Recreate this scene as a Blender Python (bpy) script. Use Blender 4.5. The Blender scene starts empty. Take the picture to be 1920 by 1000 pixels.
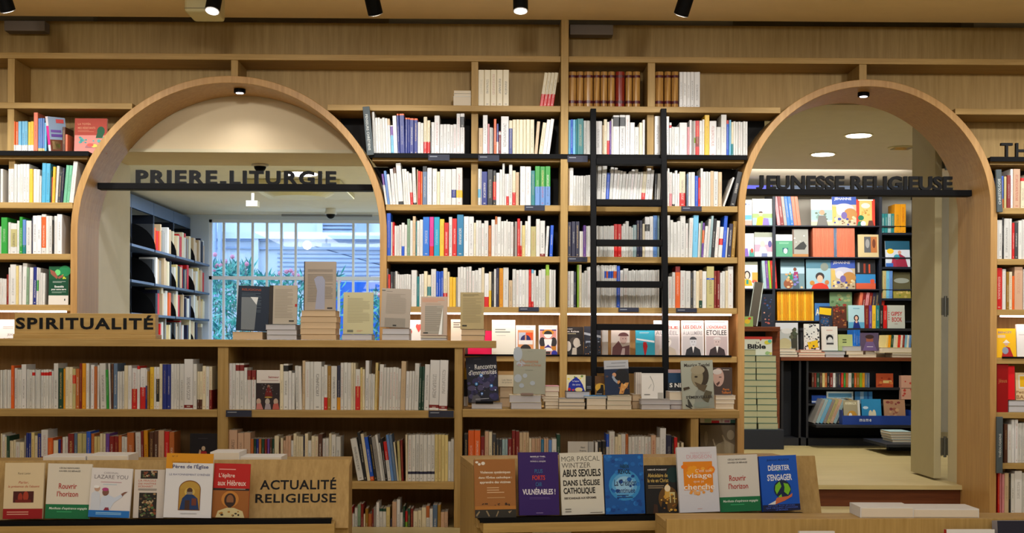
import bpy, math, random
from mathutils import Matrix, Vector
random.seed(7)
S = bpy.context.scene
COL = S.collection
R = math.radians
# ---------------------------------------------------------------- camera
F, CX, HY = 2500.0, 960.0, 645.0            # focal length and principal point on the 1920x1000 frame
CAMZ = 0.9
cd = bpy.data.cameras.new('camera'); cam = bpy.data.objects.new('camera', cd); COL.objects.link(cam)
CM = Matrix.Rotation(R(-0.55), 4, 'Z') @ Matrix.Rotation(R(90), 4, 'X') @ Matrix.Rotation(R(0.27), 4, 'Z')
cam.matrix_world = Matrix.Translation((0, 0, CAMZ)) @ CM
cd.sensor_width = 36.0; cd.lens = 36.0 * F / 1920.0
cd.shift_y = (HY - 500.0) / 1920.0; cd.clip_start = 0.1; cd.clip_end = 100
S.camera = cam
R3 = CM.to_3x3()
def at(px, py, Y):
    d = R3 @ Vector(((px - CX) / F, (HY - py) / F, -1.0))
    t = Y / d.y
    return Vector((d.x * t, Y, CAMZ + d.z * t))
def X(px, Y, py=500): return at(px, py, Y).x
def Z(py, Y, px=1000): return at(px, py, Y).z
# ---------------------------------------------------------------- colour management, world, lights
vs = S.view_settings; vs.view_transform = 'Standard'; vs.look = 'None'; vs.gamma = 1.0; vs.exposure = 0.0
vs.use_curve_mapping = False
try:
    S.cycles.use_denoising = True; S.cycles.max_bounces = 7; S.cycles.diffuse_bounces = 4
    S.cycles.sample_clamp_indirect = 6.0
except Exception: pass
W = bpy.data.worlds.new('daylight'); S.world = W; W.use_nodes = True
bg = W.node_tree.nodes['Background']; bg.inputs[0].default_value = (0.50, 0.72, 1.0, 1); bg.inputs[1].default_value = 3.4

def spot(name, loc, aim, watt, col=(1, .86, .68), ang=95, blend=1.0, r=0.035):
    l = bpy.data.lights.new(name, 'SPOT'); l.energy = watt; l.color = col; l.spot_size = R(ang); l.spot_blend = blend
    l.shadow_soft_size = r
    o = bpy.data.objects.new(name, l); COL.objects.link(o); o.location = loc
    o.rotation_euler = (Vector(aim) - Vector(loc)).to_track_quat('-Z', 'Y').to_euler(); return o
def area(name, loc, aim, sx, sy, watt, col):
    l = bpy.data.lights.new(name, 'AREA'); l.shape = 'RECTANGLE'; l.size = sx; l.size_y = sy; l.energy = watt; l.color = col
    o = bpy.data.objects.new(name, l); COL.objects.link(o); o.location = loc
    o.rotation_euler = (Vector(aim) - Vector(loc)).to_track_quat('-Z', 'Y').to_euler(); return o
WARM = (1, .985, .955)
TRACKZ = 2.47
# the shop's ceiling track spots: the five heads in view, their unseen neighbours, added spots without heads, and an added fill row nearer the camera
for px in (-560, -240, 15, 240, 704, 1010, 1277, 1540, 1790, 2100):
    x = X(px, 6.3, 0)
    spot('track_spot_light', (x, 6.3, TRACKZ - .09), (x, 7.05, 1.22), 30, WARM, 94, 1.0)
for x in (-3.3, -2.2, -1.1, 0, 1.1, 2.2, 3.3):
    spot('wall_fill_spot', (x, 4.6, 2.46), (x, 7.0, 1.55), 78, WARM, 56, .9, .05)  # unseen row added to even out the light on the wall
for px in (398, 976):
    x = X(px, 6.3, 0)
    spot('track_spot_light', (x, 6.22, TRACKZ - .10), (x, 5.0, .6), 22, WARM, 90, 1.0)
area('shop_ceiling_fill', (0, 3.2, 2.56), (0, 3.4, 0), 6.5, 2.6, 92, (1, .975, .93))  # broad overhead fill added for the shop, no fixture seen
area('shop_rear_fill', (0, 0.2, 2.5), (0, 6, .9), 6.0, 1.2, 76, (1, .975, .93))  # fill added above the camera to brighten the fronts
# back rooms
area('liturgy_room_fill', (-1.6, 11.3, 2.2), (-1.6, 11.3, 0), 2.6, 2.4, 95, (.82, .91, 1))  # cool fill added under the ceiling to brighten this room
area('courtyard_daylight', (-1.2, 13.75, 1.3), (-1.2, 9, 1.0), 3.2, 1.7, 10, (.55, .76, 1))
for px, py in ((1610, 249), (1543, 285)):
    Yl = 1.42 * F / (HY - py)
    x = X(px, Yl, py)
    spot('downlight_lamp', (x, Yl, 2.29), (x, Yl + .5, 0), 62, (1, .96, .86), 165, 1.0, .07)
for px, py in ((383, 304), (655, 308)):
    Yl = 1.34 * F / (HY - py); x = X(px, Yl, py)
    spot('downlight_lamp', (x, Yl, 2.21), (x, Yl, 0), 40, (1, .97, .90), 165, 1.0, .07)
area('children_shelf_lights', (2.2, 10.7, 2.22), (2.2, 11.5, 1.5), 2.2, .25, 26, (1, .97, .92))
# ---------------------------------------------------------------- materials
def lin(c):
    return tuple(((v / 255.0) / 12.92 if v / 255.0 <= .04045 else ((v / 255.0 + .055) / 1.055) ** 2.4) for v in c) + (1,)
_M = {}
def mat(name, rgb, rough=.55, spec=.4, metal=0.0, emit=0.0, var=.05):
    if name in _M: return _M[name]
    m = bpy.data.materials.new(name); m.use_nodes = True; nt = m.node_tree; b = nt.nodes['Principled BSDF']
    b.inputs['Roughness'].default_value = rough; b.inputs['Metallic'].default_value = metal
    b.inputs['Specular IOR Level'].default_value = spec
    if emit:
        b.inputs['Base Color'].default_value = lin(rgb)
        b.inputs['Emission Color'].default_value = lin(rgb); b.inputs['Emission Strength'].default_value = emit
    else:
        n = nt.nodes.new('ShaderNodeTexNoise'); n.inputs['Scale'].default_value = 9; n.inputs['Detail'].default_value = 3
        tc = nt.nodes.new('ShaderNodeTexCoord'); nt.links.new(tc.outputs['Object'], n.inputs['Vector'])
        mx = nt.nodes.new('ShaderNodeMix'); mx.data_type = 'RGBA'
        c = lin(rgb); mx.inputs[6].default_value = tuple(v * (1 - var) for v in c[:3]) + (1,)
        mx.inputs[7].default_value = tuple(min(1, v * (1 + var)) for v in c[:3]) + (1,)
        nt.links.new(n.outputs['Fac'], mx.inputs[0]); nt.links.new(mx.outputs[2], b.inputs['Base Color'])
    _M[name] = m; return m
def wood(name, a, b_, axis='z', rough=.5, scale=1.0):
    if name in _M: return _M[name]
    m = bpy.data.materials.new(name); m.use_nodes = True; nt = m.node_tree; b = nt.nodes['Principled BSDF']
    tc = nt.nodes.new('ShaderNodeTexCoord'); mp = nt.nodes.new('ShaderNodeMapping')
    s = {'z': (26, 26, 1.3), 'x': (1.3, 26, 26)}[axis]
    mp.inputs['Scale'].default_value = tuple(v * scale for v in s)
    nt.links.new(tc.outputs['Object'], mp.inputs['Vector'])
    n = nt.nodes.new('ShaderNodeTexNoise'); n.inputs['Scale'].default_value = 2.2; n.inputs['Detail'].default_value = 6; n.inputs['Roughness'].default_value = .65
    nt.links.new(mp.outputs['Vector'], n.inputs['Vector'])
    r = nt.nodes.new('ShaderNodeValToRGB'); r.color_ramp.elements[0].position = .3; r.color_ramp.elements[1].position = .72
    r.color_ramp.elements[0].color = lin(a); r.color_ramp.elements[1].color = lin(b_)
    nt.links.new(n.outputs['Fac'], r.inputs['Fac']); nt.links.new(r.outputs['Color'], b.inputs['Base Color'])
    bp = nt.nodes.new('ShaderNodeBump'); bp.inputs['Strength'].default_value = .06; nt.links.new(n.outputs['Fac'], bp.inputs['Height']); nt.links.new(bp.outputs['Normal'], b.inputs['Normal'])
    b.inputs['Roughness'].default_value = rough; b.inputs['Specular IOR Level'].default_value = .3; _M[name] = m; return m
OAKA, OAKB = (160, 127, 70), (188, 155, 95)
OAKV = wood('oak_upright_grain', OAKA, OAKB, 'z')
OAKH = wood('oak_lengthwise_grain', OAKA, OAKB, 'x')
RING = wood('oak_bent_lining', (168, 126, 72), (194, 152, 94), 'z', .42)
BLACK = mat('black_satin_metal', (7, 7, 9), .6, .12)
BLKP = mat('black_back_board', (20, 18, 16), .8)
NAVY = mat('navy_lacquer', (26, 32, 46), .45)
NAVYB = mat('blue_grey_metal', (62, 78, 104), .4)
LBL = mat('navy_label_card', (38, 42, 62), .6)
WHITEP = mat('white_plaster', (226, 222, 208), .85, .2)
CREAM = mat('cream_paint', (206, 196, 164), .6)
CEILM = mat('shop_ceiling_paint', (240, 216, 172), .9, .1)
CEILB = mat('back_room_ceiling', (214, 206, 186), .9, .1)
PAGE = mat('page_edges', (226, 214, 194), .9, .1)
PAGEG = mat('grey_page_edges', (196, 194, 198), .9, .1)
PAGET = mat('tan_page_edges', (206, 180, 146), .9, .1)
BROWN = wood('red_brown_wood', (96, 46, 20), (128, 66, 30), 'x', .5)
# ---------------------------------------------------------------- mesh builder
class MB:
    def __init__(s): s.v = []; s.f = []; s.m = []; s.uv = []; s.mats = []
    def mi(s, m):
        if m not in s.mats: s.mats.append(m)
        return s.mats.index(m)
    def add(s, vs_, fs, m, uvs=None):
        b = len(s.v); s.v += [tuple(p) for p in vs_]; k = s.mi(m)
        for i, f in enumerate(fs):
            s.f.append(tuple(b + j for j in f)); s.m.append(k); s.uv.append(uvs[i] if uvs else None)
        return s
    def box(s, x0, x1, y0, y1, z0, z1, m):
        if x1 < x0: x0, x1 = x1, x0
        if y1 < y0: y0, y1 = y1, y0
        if z1 < z0: z0, z1 = z1, z0
        v = [(x0, y0, z0), (x1, y0, z0), (x1, y1, z0), (x0, y1, z0), (x0, y0, z1), (x1, y0, z1), (x1, y1, z1), (x0, y1, z1)]
        return s.add(v, [(0, 3, 2, 1), (4, 5, 6, 7), (0, 1, 5, 4), (1, 2, 6, 5), (2, 3, 7, 6), (3, 0, 4, 7)], m)
    def prism(s, pts, y0, y1, m):                      # outline in x,z (counter-clockwise seen from -y) pulled along y
        n = len(pts); v = [(x, y0, z) for x, z in pts] + [(x, y1, z) for x, z in pts]
        return s.add(v, [tuple(range(n)), tuple(range(2 * n - 1, n - 1, -1))] + [(i, i + n, (i + 1) % n + n, (i + 1) % n) for i in range(n)], m)
    def tube(s, a, b, r0, r1, m, n=20, caps=True):
        a, b = Vector(a), Vector(b); d = (b - a).normalized(); u = d.orthogonal().normalized(); w = d.cross(u)
        v = []
        for c, r in ((a, r0), (b, r1)):
            for i in range(n):
                t = 2 * math.pi * i / n; v.append(c + (u * math.cos(t) + w * math.sin(t)) * r)
        f = [(i, (i + 1) % n, (i + 1) % n + n, i + n) for i in range(n)]
        if caps: f += [tuple(range(n - 1, -1, -1)), tuple(range(n, 2 * n))]
        return s.add(v, f, m)
    def ball(s, c, r, m, n=16, zs=1.0, half=False):
        v = []; f = []; k = n // 2
        for i in range(k + 1):
            a = math.pi * i / k * (.5 if half else 1) + (math.pi / 2 if half else 0)
            for j in range(n):
                t = 2 * math.pi * j / n
                v.append((c[0] + r * math.sin(a) * math.cos(t), c[1] + r * math.sin(a) * math.sin(t), c[2] + zs * r * math.cos(a)))
        for i in range(k):
            for j in range(n): f.append((i * n + j, (i + 1) * n + j, (i + 1) * n + (j + 1) % n, i * n + (j + 1) % n))
        return s.add(v, f, m)
    def build(s, name, parent=None, bevel=0, smooth=False, off=None):
        me = bpy.data.meshes.new(name)
        o_ = off if off is not None else (parent.location if parent is not None and parent.get('_w') else None)
        vv = s.v if o_ is None else [(p[0] - o_[0], p[1] - o_[1], p[2] - o_[2]) for p in s.v]
        me.from_pydata(vv, [], s.f)
        for m in s.mats: me.materials.append(m)
        me.polygons.foreach_set('material_index', s.m)
        if any(u is not None for u in s.uv):
            ul = me.uv_layers.new(name='UVMap').data; k = 0
            for u, f in zip(s.uv, s.f):
                for j in range(len(f)):
                    ul[k].uv = u[j] if u else (0, 0); k += 1
        if smooth: me.polygons.foreach_set('use_smooth', [True] * len(me.polygons))
        me.update()
        ob = bpy.data.objects.new(name, me); COL.objects.link(ob)
        if parent is not None: ob.parent = parent
        if bevel:
            md = ob.modifiers.new('edge', 'BEVEL'); md.width = bevel; md.segments = 2; md.limit_method = 'ANGLE'
        return ob
def tag(o, label, cat, group=None, kind=None):
    if label: o['label'] = label
    if cat: o['category'] = cat
    if group: o['group'] = group
    if kind: o['kind'] = kind
    return o
def empty(name, loc, label=None, cat=None, group=None, rot=(0, 0, 0), world=True):
    o = bpy.data.objects.new(name, None); COL.objects.link(o); o.location = loc; o.rotation_euler = rot; o.empty_display_size = .05
    if world: o['_w'] = 1
    return tag(o, label, cat, group)
def struct(name, mb, parent=None, bevel=0):
    o = mb.build(name, parent, bevel)
    if parent is None: o['kind'] = 'structure'
    return o
# ---------------------------------------------------------------- lettering
_G = {}
def glyphs(txt, ext=0.0, bold=.012, shear=0.0, space=1.0):
    k = (txt, ext, bold, shear, space)
    if k in _G: return _G[k]
    c = bpy.data.curves.new('t', 'FONT'); c.body = txt; c.size = 1; c.extrude = ext; c.offset = bold; c.shear = shear; c.space_character = space
    c.resolution_u = 3
    o = bpy.data.objects.new('t', c); COL.objects.link(o); bpy.context.view_layer.update()
    me = bpy.data.meshes.new_from_object(o.evaluated_get(bpy.context.evaluated_depsgraph_get()))
    v = [tuple(p.co) for p in me.vertices]; f = [tuple(p.vertices) for p in me.polygons]
    bpy.data.objects.remove(o); bpy.data.curves.remove(c); bpy.data.meshes.remove(me)
    _G[k] = (v, f); return v, f
def put_text(mb, txt, x0, x1, z0, z1, y, m, ext=0.0, bold=.012, shear=0.0, space=1.0, rot=0, align='f'):
    """letters on the plane y, facing -y, stretched into the box x0..x1, z0..z1 (rot: 90 reads upwards, -90 downwards; align c keeps the shape)"""
    v, f = glyphs(txt, ext, bold, shear, space)
    if not v: return
    ax = min(p[0] for p in v); bx = max(p[0] for p in v); ay = min(p[1] for p in v); by = max(p[1] for p in v)
    out = []
    W_, H_ = (x1 - x0, z1 - z0) if not rot else (z1 - z0, x1 - x0)
    sx, sy = W_ / (bx - ax), H_ / (by - ay)
    if align == 'c': sx = sy = min(sx, sy)
    for p in v:
        a = (p[0] - (ax + bx) / 2) * sx; b = (p[1] - (ay + by) / 2) * sy; d = -p[2]
        if rot == 90: a, b = -b, a
        elif rot == -90: a, b = b, -a
        out.append(((x0 + x1) / 2 + a, y + d, (z0 + z1) / 2 + b))
    mb.add(out, f, m)
# ================================================================ the room shell
YW = 7.0                                    # front plane of the built-in bookcases
CEIL = 2.60
FB = 0.12                                   # raised floor of the back rooms
CZL, CZR = 2.24, 2.33                       # ceilings of the two back rooms
FLOORM = wood('pale_plank_floor', (176, 158, 108), (196, 178, 128), 'x', .45, .5)
struct('floor', MB().box(-4.6, 4.6, -2.2, 7.62, -.1, 0, FLOORM))
struct('floor_back_rooms', MB().box(-5.5, 5.5, 7.62, 14.2, -.1, FB, FLOORM))
stp = MB(); stp.box(X(1400, 7.5), X(1800, 7.5), 7.40, 7.64, FB - .022, FB + .002, FLOORM)
stp.box(X(1400, 7.5), X(1800, 7.5), 7.43, 7.62, 0, FB - .022, wood('dark_step_riser', (84, 40, 16), (108, 56, 24), 'x'))
struct('trim_1', stp)
struct('ceiling', MB().box(-4.6, 4.6, -2.2, 6.985, CEIL, CEIL + .2, CEILM))
struct('ceiling_recess', MB().box(-5, 5, 6.985, 14.3, 2.78, 2.84, BLKP))  # unseen black slab, extended over the back rooms to keep sky light out
struct('wall_left', MB().box(-4.7, -4.6, -2.2, 7.6, 0, 2.8, WHITEP))
struct('wall_right', MB().box(4.6, 4.7, -2.2, 7.6, 0, 2.8, WHITEP))
struct('wall_front', MB().box(-4.7, 4.7, -2.3, -2.2, 0, 2.8, WHITEP))

# ---------------------------------------------------------------- arch outlines
class Arch:
    def __init__(s, pl, pr, top, sp):
        s.x0, s.x1 = X(pl, YW, 560), X(pr, YW, 560); s.c = (s.x0 + s.x1) / 2; s.r = (s.x1 - s.x0) / 2
        s.zs = Z(top, YW, (pl + pr) / 2) - s.r
    def zat(s, x, r=None):
        r = r or s.r; d = abs(x - s.c)
        return None if d >= r else s.zs + math.sqrt(r * r - d * d)
    def xat(s, z, side):                      # outer edge at a height
        h = z - s.zs
        d = s.r if h <= 0 else (math.sqrt(s.r ** 2 - h * h) if h < s.r else 0)
        return s.c + side * d
AL, AR = Arch(133, 725, 143, 439), Arch(1383, 1868, 150, 392)
def ring(a, thk, y0, y1, zb, m, n=56):
    mb = MB(); pts = []
    def path(r): return [(a.c + r, zb)] + [(a.c + r * math.cos(math.pi * i / n), a.zs + r * math.sin(math.pi * i / n)) for i in range(n + 1)] + [(a.c - r, zb)]
    o, i_ = path(a.r), path(a.r - thk); k = len(o)
    v = [(x, y0, z) for x, z in o] + [(x, y0, z) for x, z in i_] + [(x, y1, z) for x, z in o] + [(x, y1, z) for x, z in i_]
    f = []
    for j in range(k - 1):
        f += [(j, j + 1, k + j + 1, k + j), (k + j, k + j + 1, 3 * k + j + 1, 3 * k + j), (2 * k + j, 3 * k + j, 3 * k + j + 1, 2 * k + j + 1), (j, 2 * k + j, 2 * k + j + 1, j + 1)]
    mb.add(v, f, m); return mb
for a, nm, depth, lab in ((AL, 'arch_surround', .36, 'wide bent oak arch lining around the opening to the prayer book room'),
                          (AR, 'arch_surround', .49, 'narrower bent oak arch lining around the opening to the children room')):
    rt = empty(nm, (a.c, YW, 0), lab, 'arch')
    ring(a, .036, YW - .012, YW + depth, 0, RING).build('lining', rt, .002)
    zt = a.zs + a.r - .036
    b = MB(); b.tube((a.c + .02, YW + .16, zt + .004), (a.c + .02, YW + .16, zt - .022), .031, .031, BLACK); d = b.build('downlight', rt)
    spot('arch_downlight_lamp', (a.c + .02, YW + .16, zt - .03), (a.c + .02, YW + .16, 0), 9, (1, .95, .95), 140, 1.0, .02)
    b = MB(); b.tube((a.c + .02, YW + .16, zt - .0215), (a.c + .02, YW + .16, zt - .024), .02, .02, mat('lamp_glow', (255, 244, 255), emit=9)); l_ = b.build('lens', d, off=(a.c, YW, 0))
# walls behind the bookcases, cut by the two openings
def wall_piece(name, x0, x1, z0, z1, y0=7.5, y1=7.6): return struct(name, MB().box(x0, x1, y0, y1, z0, z1, WHITEP))
ZLIN = Z(287, 7.42, 430)
xr = X(187, 7.42, 560)
wall_piece('wall_back_left', -4.6, AL.x0 + .02, 0, 2.79, 7.30, 7.55)
wall_piece('wall_back_middle', AL.x1 - .02, AR.x0 + .02, 0, 2.79, 7.30, 7.60)
wall_piece('wall_back_right', AR.x1 - .02, 4.7, 0, 2.79, 7.30, 7.6)
lt = MB()                                                          # bulkhead closing the top of the wide arch
lt.box(AL.x0, AL.x1, 7.37, 7.95, ZLIN, 2.8, mat('bulkhead_paint', (216, 198, 164), .9, .1))
struct('wall_back_bulkhead', lt)
struct('trim_2', MB().box(AL.x0, AL.x1, 7.355, 7.372, ZLIN - .006, ZLIN + .012, CREAM))
struct('wall_passage_left', MB().box(xr - .12, xr, 7.37, 8.02, 0, ZLIN, WHITEP))
ZRL = Z(203, 7.6, 1617)
struct('wall_back_lintel', MB().box(AR.x0, AR.x1, 7.50, 7.68, ZRL, 2.8, CREAM))
# ---------------------------------------------------------------- overhead cabinet across the whole wall
zc1, zc0 = Z(105, YW), Z(116, YW); zs1, zs0 = Z(198.5, YW), Z(209.5, YW); ztop = Z(47, YW)
xp0, xp1 = X(1050, YW), X(1064, YW)
XL, XR = -3.35, 3.25
xo0, xo1 = xp0, xp1; xp0, xp1 = xp0 - .0008, xp1 + .0008
def cut_panel(mb, x0, x1, z0, z1, y, m, step=.05):
    n = max(1, int((x1 - x0) / step)); xs = [x0 + (x1 - x0) * i / n for i in range(n + 1)]
    for a in (AL, AR):
        for s_ in (-1, 1):
            for zz in (z0, z1):
                e = a.xat(zz, s_) + s_ * .001
                if x0 < e < x1: xs.append(e)
    xs.sort()
    for p, q in zip(xs, xs[1:]):
        if q - p < 1e-5: continue
        zz = []
        for x in (p, q):
            z = z0
            for a in (AL, AR):
                t = a.zat(x, a.r + .005)
                if t: z = max(z, t)
            zz.append(min(z, z1))
        if zz[0] < z1 - 1e-4 or zz[1] < z1 - 1e-4:
            mb.add([(p, y, zz[0]), (q, y, zz[1]), (q, y, z1), (p, y, z1), (p, y + .018, zz[0]), (q, y + .018, zz[1]), (q, y + .018, z1), (p, y + .018, z1)],
                   [(0, 1, 2, 3), (7, 6, 5, 4), (0, 4, 5, 1), (3, 2, 6, 7), (1, 5, 6, 2), (0, 3, 7, 4)], m)
YB = 7.25
def overhead(x0, x1, lab, segs, divs):
    rt = empty('overhead_cabinet', ((x0 + x1) / 2, YW, zs0), lab, 'cabinet', 'oak overhead cabinets')
    MB().box(x0, x1, 7.20, 7.22, zc1 + .0005, Z(46, 7.2), OAKV).build('fascia', rt)
    MB().box(x0, x1, YW, YB, zc0, zc1, OAKH).build('shelf', rt, .0015)
    for p, q in segs: MB().box(p, q, YW, YB, zs0, zs1, OAKH).build('shelf', rt, .0015)
    for p, q, z in divs: MB().box(p, q, YW + .006, YB, z, zc0, OAKV).build('divider', rt, .0015)
    b = MB(); cut_panel(b, x0, x1, zs0 + .001, zc0, YB, OAKV); b.build('back_panel', rt)
    return rt
OV = lambda a, s: s * max(s * a.xat(q, s) for q in (zs0, zs1)) + s * .001
overhead(XL, xp0, 'long oak overhead cabinet above the wide arch, holding a small cream book pile',
         [(XL, OV(AL, -1)), (OV(AL, 1), xp0)],
         [(X(12, YW), X(25, YW), zs1), (X(431, YW), X(444, YW), AL.zat(X(437, YW)) - .002), (X(882, YW), X(895, YW), zs1)])
overhead(xp1, XR, 'oak overhead cabinet holding leather bound sets, above the ladder and narrower arch',
         [(xp1, OV(AR, -1)), (OV(AR, 1), XR)],
         [(X(1213, YW), X(1227, YW), zs1), (X(1610, YW), X(1624, YW), AR.zat(X(1617, YW)) - .002)])
# ---------------------------------------------------------------- built-in bookcases
zk1, zk0 = Z(290.5, YW), Z(299, YW)
ROWZ = {1: zk1, 2: Z(385, YW), 3: Z(481, YW), 4: Z(576.3, YW), 5: Z(667.5, YW), 6: Z(770, YW), 7: Z(865.5, YW), 8: Z(961, YW)}
TH = .031
RGT = lambda a, s: (lambda z: s * max(s * a.xat(q, s) for q in (z - .034, z, z + .02)) + s * .001)
def black_shelf(mb, x0, x1):
    mb.box(x0, x1, YW - .022, YB - .002, zk1 - .016, zk1, BLACK); mb.box(x0, x1, YW - .024, YW - .018, zk0, zk1 + .002, BLACK)
LED = mat('led_glow', (255, 226, 222), emit=13)
def bookcase(lab, x0f, x1f, rows, post=None, divs=(), wood_row1=False, xr_black=None):
    xa, xb = x0f(ROWZ[4]), x1f(ROWZ[4])
    rt = empty('bookcase', ((xa + xb) / 2, YW, 0), lab, 'bookcase', 'built-in oak bookcases')
    b = MB(); black_shelf(b, *(xr_black or (x0f(zk1), x1f(zk1)))); b.build('metal_shelf', rt, .002)
    if not wood_row1:
        pass
    for r in rows:
        z = ROWZ[r]
        MB().box(x0f(z - .015), x1f(z - .015), YW, YB, z - TH, z, OAKH).build('shelf', rt, .0015)
        if r == 5: MB().box(x0f(z) + .03, x1f(z) - .03, YW - .006, YW - .001, z - .002, z + .007, BLACK).build('retaining_lip', rt)
        if r == 4: MB().box(x0f(z) + .03, x1f(z) - .03, YW + .004, YW + .03, z - TH - .008, z - TH, LED).build('led_strip', rt)
    MB().box(x0f(zk0 - .01), x1f(zk0 - .01), YW + .01, YB, zk0 - .012, zk1 - .017, OAKH).build('shelf', rt)
    b = MB(); cut_panel(b, x0f(zs0), x1f(zs0), zk1 + .0005, zs0, YB, OAKV if wood_row1 else BLKP)
    b.build('back_panel', rt)
    b = MB(); cut_panel(b, min(x0f(zk1), xa), max(x1f(zk1), xb), ROWZ[4] - TH, zk0 - .013, YB, BLKP); b.build('back_panel', rt)
    b = MB(); b.box(xa, xb, YB, YB + .018, 0, ROWZ[4] - TH, OAKV); b.build('back_panel', rt)
    for p, q, z0, z1, yy in divs: MB().box(p, q, YW + yy, YB, z0, z1, OAKV).build('divider', rt, .0015)
    if post: MB().box(post[0], post[1], YW - .02, YB, 0, Z(35, YW, 1057), OAKV).build('post', rt, .002)
    return rt
bookcase('central oak bookcase with the black ladder, between the two arches', RGT(AL, 1), RGT(AR, -1), (2, 3, 4, 5, 6),
         (xo0, xo1), [(X(882, YW), X(895, YW), zk1 + .0005, zs0 - .0008, .05), (X(882, YW), X(895, YW), ROWZ[2], zk0 - .012, .05), (X(1214, YW), X(1227, YW), zk1 + .0005, zs0 - .0008, .05), (X(1213, YW), X(1226, YW), ROWZ[2], zk0 - .012, .05)])
bookcase('oak bookcase at the far left edge, with gardening books on top', lambda z: XL, RGT(AL, -1), (2, 3, 4, 5), None,
         [(X(11, YW), X(23.5, YW), zk1 + .0005, zs0 - .0008, .012), (X(9, YW), X(21, YW), ROWZ[2], zk0 - .012, .05)], True)
zT = Z(297, YW, 1900)
bookcase('oak bookcase at the far right edge under the raised letters TH', RGT(AR, 1), lambda z: XR, (2, 3, 4, 5, 6, 7, 8), None, [], True)
# grey pieces in the gap above the cabinets
for p, q, y0, y1, lab in ((8, 84, 37, 46, 'grey trunking piece in the ceiling gap at the far left'), (1066, 1147, 44, 55, 'grey trunking piece in the ceiling gap beside the tall post')):
    tag(MB().box(X(p, 7.1), X(q, 7.1), 7.08, 7.16, ztop - .03, ztop + .024, mat('grey_trunking', (120, 108, 98), .7)).build('cable_trunking', bevel=.003), lab, 'trunking')
# ---------------------------------------------------------------- SPIRITUALITÉ unit (tall) and the lower counter unit
YU = 6.5
def ub(mb, p0, p1, y0, y1, ya, yb, m, px=430): return mb.box(X(p0, YU), X(p1, YU), ya, yb, Z(y0, YU, px), Z(y1, YU, px), m)
OAKD = OAKH
UA, UB, UC = Z(769, YU, 430), Z(903, YU, 430), Z(1038, YU, 430)
xu0 = -3.1
rt = empty('display_unit', (X(430, YU), YU, 0), 'tall oak shelf unit under the SPIRITUALITÉ block, filled with religious paperbacks', 'shelf unit')
ztp = Z(637, YU, 430)
MB().box(xu0, X(931, YU), YU, 6.93, ztp - .036, ztp, OAKH).build('top', rt, .002)
for p, q in ((408, 428), (853, 868)): MB().box(X(p, YU), X(q, YU), YU + .012, 6.92, 0, ztp - .036, OAKV).build('upright', rt, .002)
for z in (UA, UB, UC):
    MB().box(xu0, X(408, YU), YU + .004, 6.90, z - .036, z, OAKH).build('shelf', rt, .0015)
    MB().box(X(428, YU), X(853, YU), YU + .004, 6.90, z - .036, z, OAKH).build('shelf', rt, .0015)
BACKB = wood('brown_unit_back', (150, 112, 66), (176, 136, 86), 'z')  # back boards of darker brown wood
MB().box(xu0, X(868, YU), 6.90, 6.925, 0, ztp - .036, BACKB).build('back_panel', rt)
rt = empty('counter_unit', (X(1080, YU), YU, 0), 'low oak counter unit topped with book piles, in front of the ladder', 'shelf unit')
zct = Z(769, YU, 1080)
MB().box(X(868.5, YU), X(1388, YU), YU, 6.985, zct - .038, zct, OAKH).build('top', rt, .002)
MB().box(X(1297, YU), X(1312, YU), YU + .012, 6.92, 0, zct - .038, OAKV).build('upright', rt, .002)
for z in (UB, UC): MB().box(X(868.5, YU), X(1297, YU), YU + .004, 6.90, z - .036, z, OAKH).build('shelf', rt, .0015)
MB().box(X(868.5, YU), X(1297, YU), 6.90, 6.925, 0, zct - .038, BACKB).build('back_panel', rt)
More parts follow.
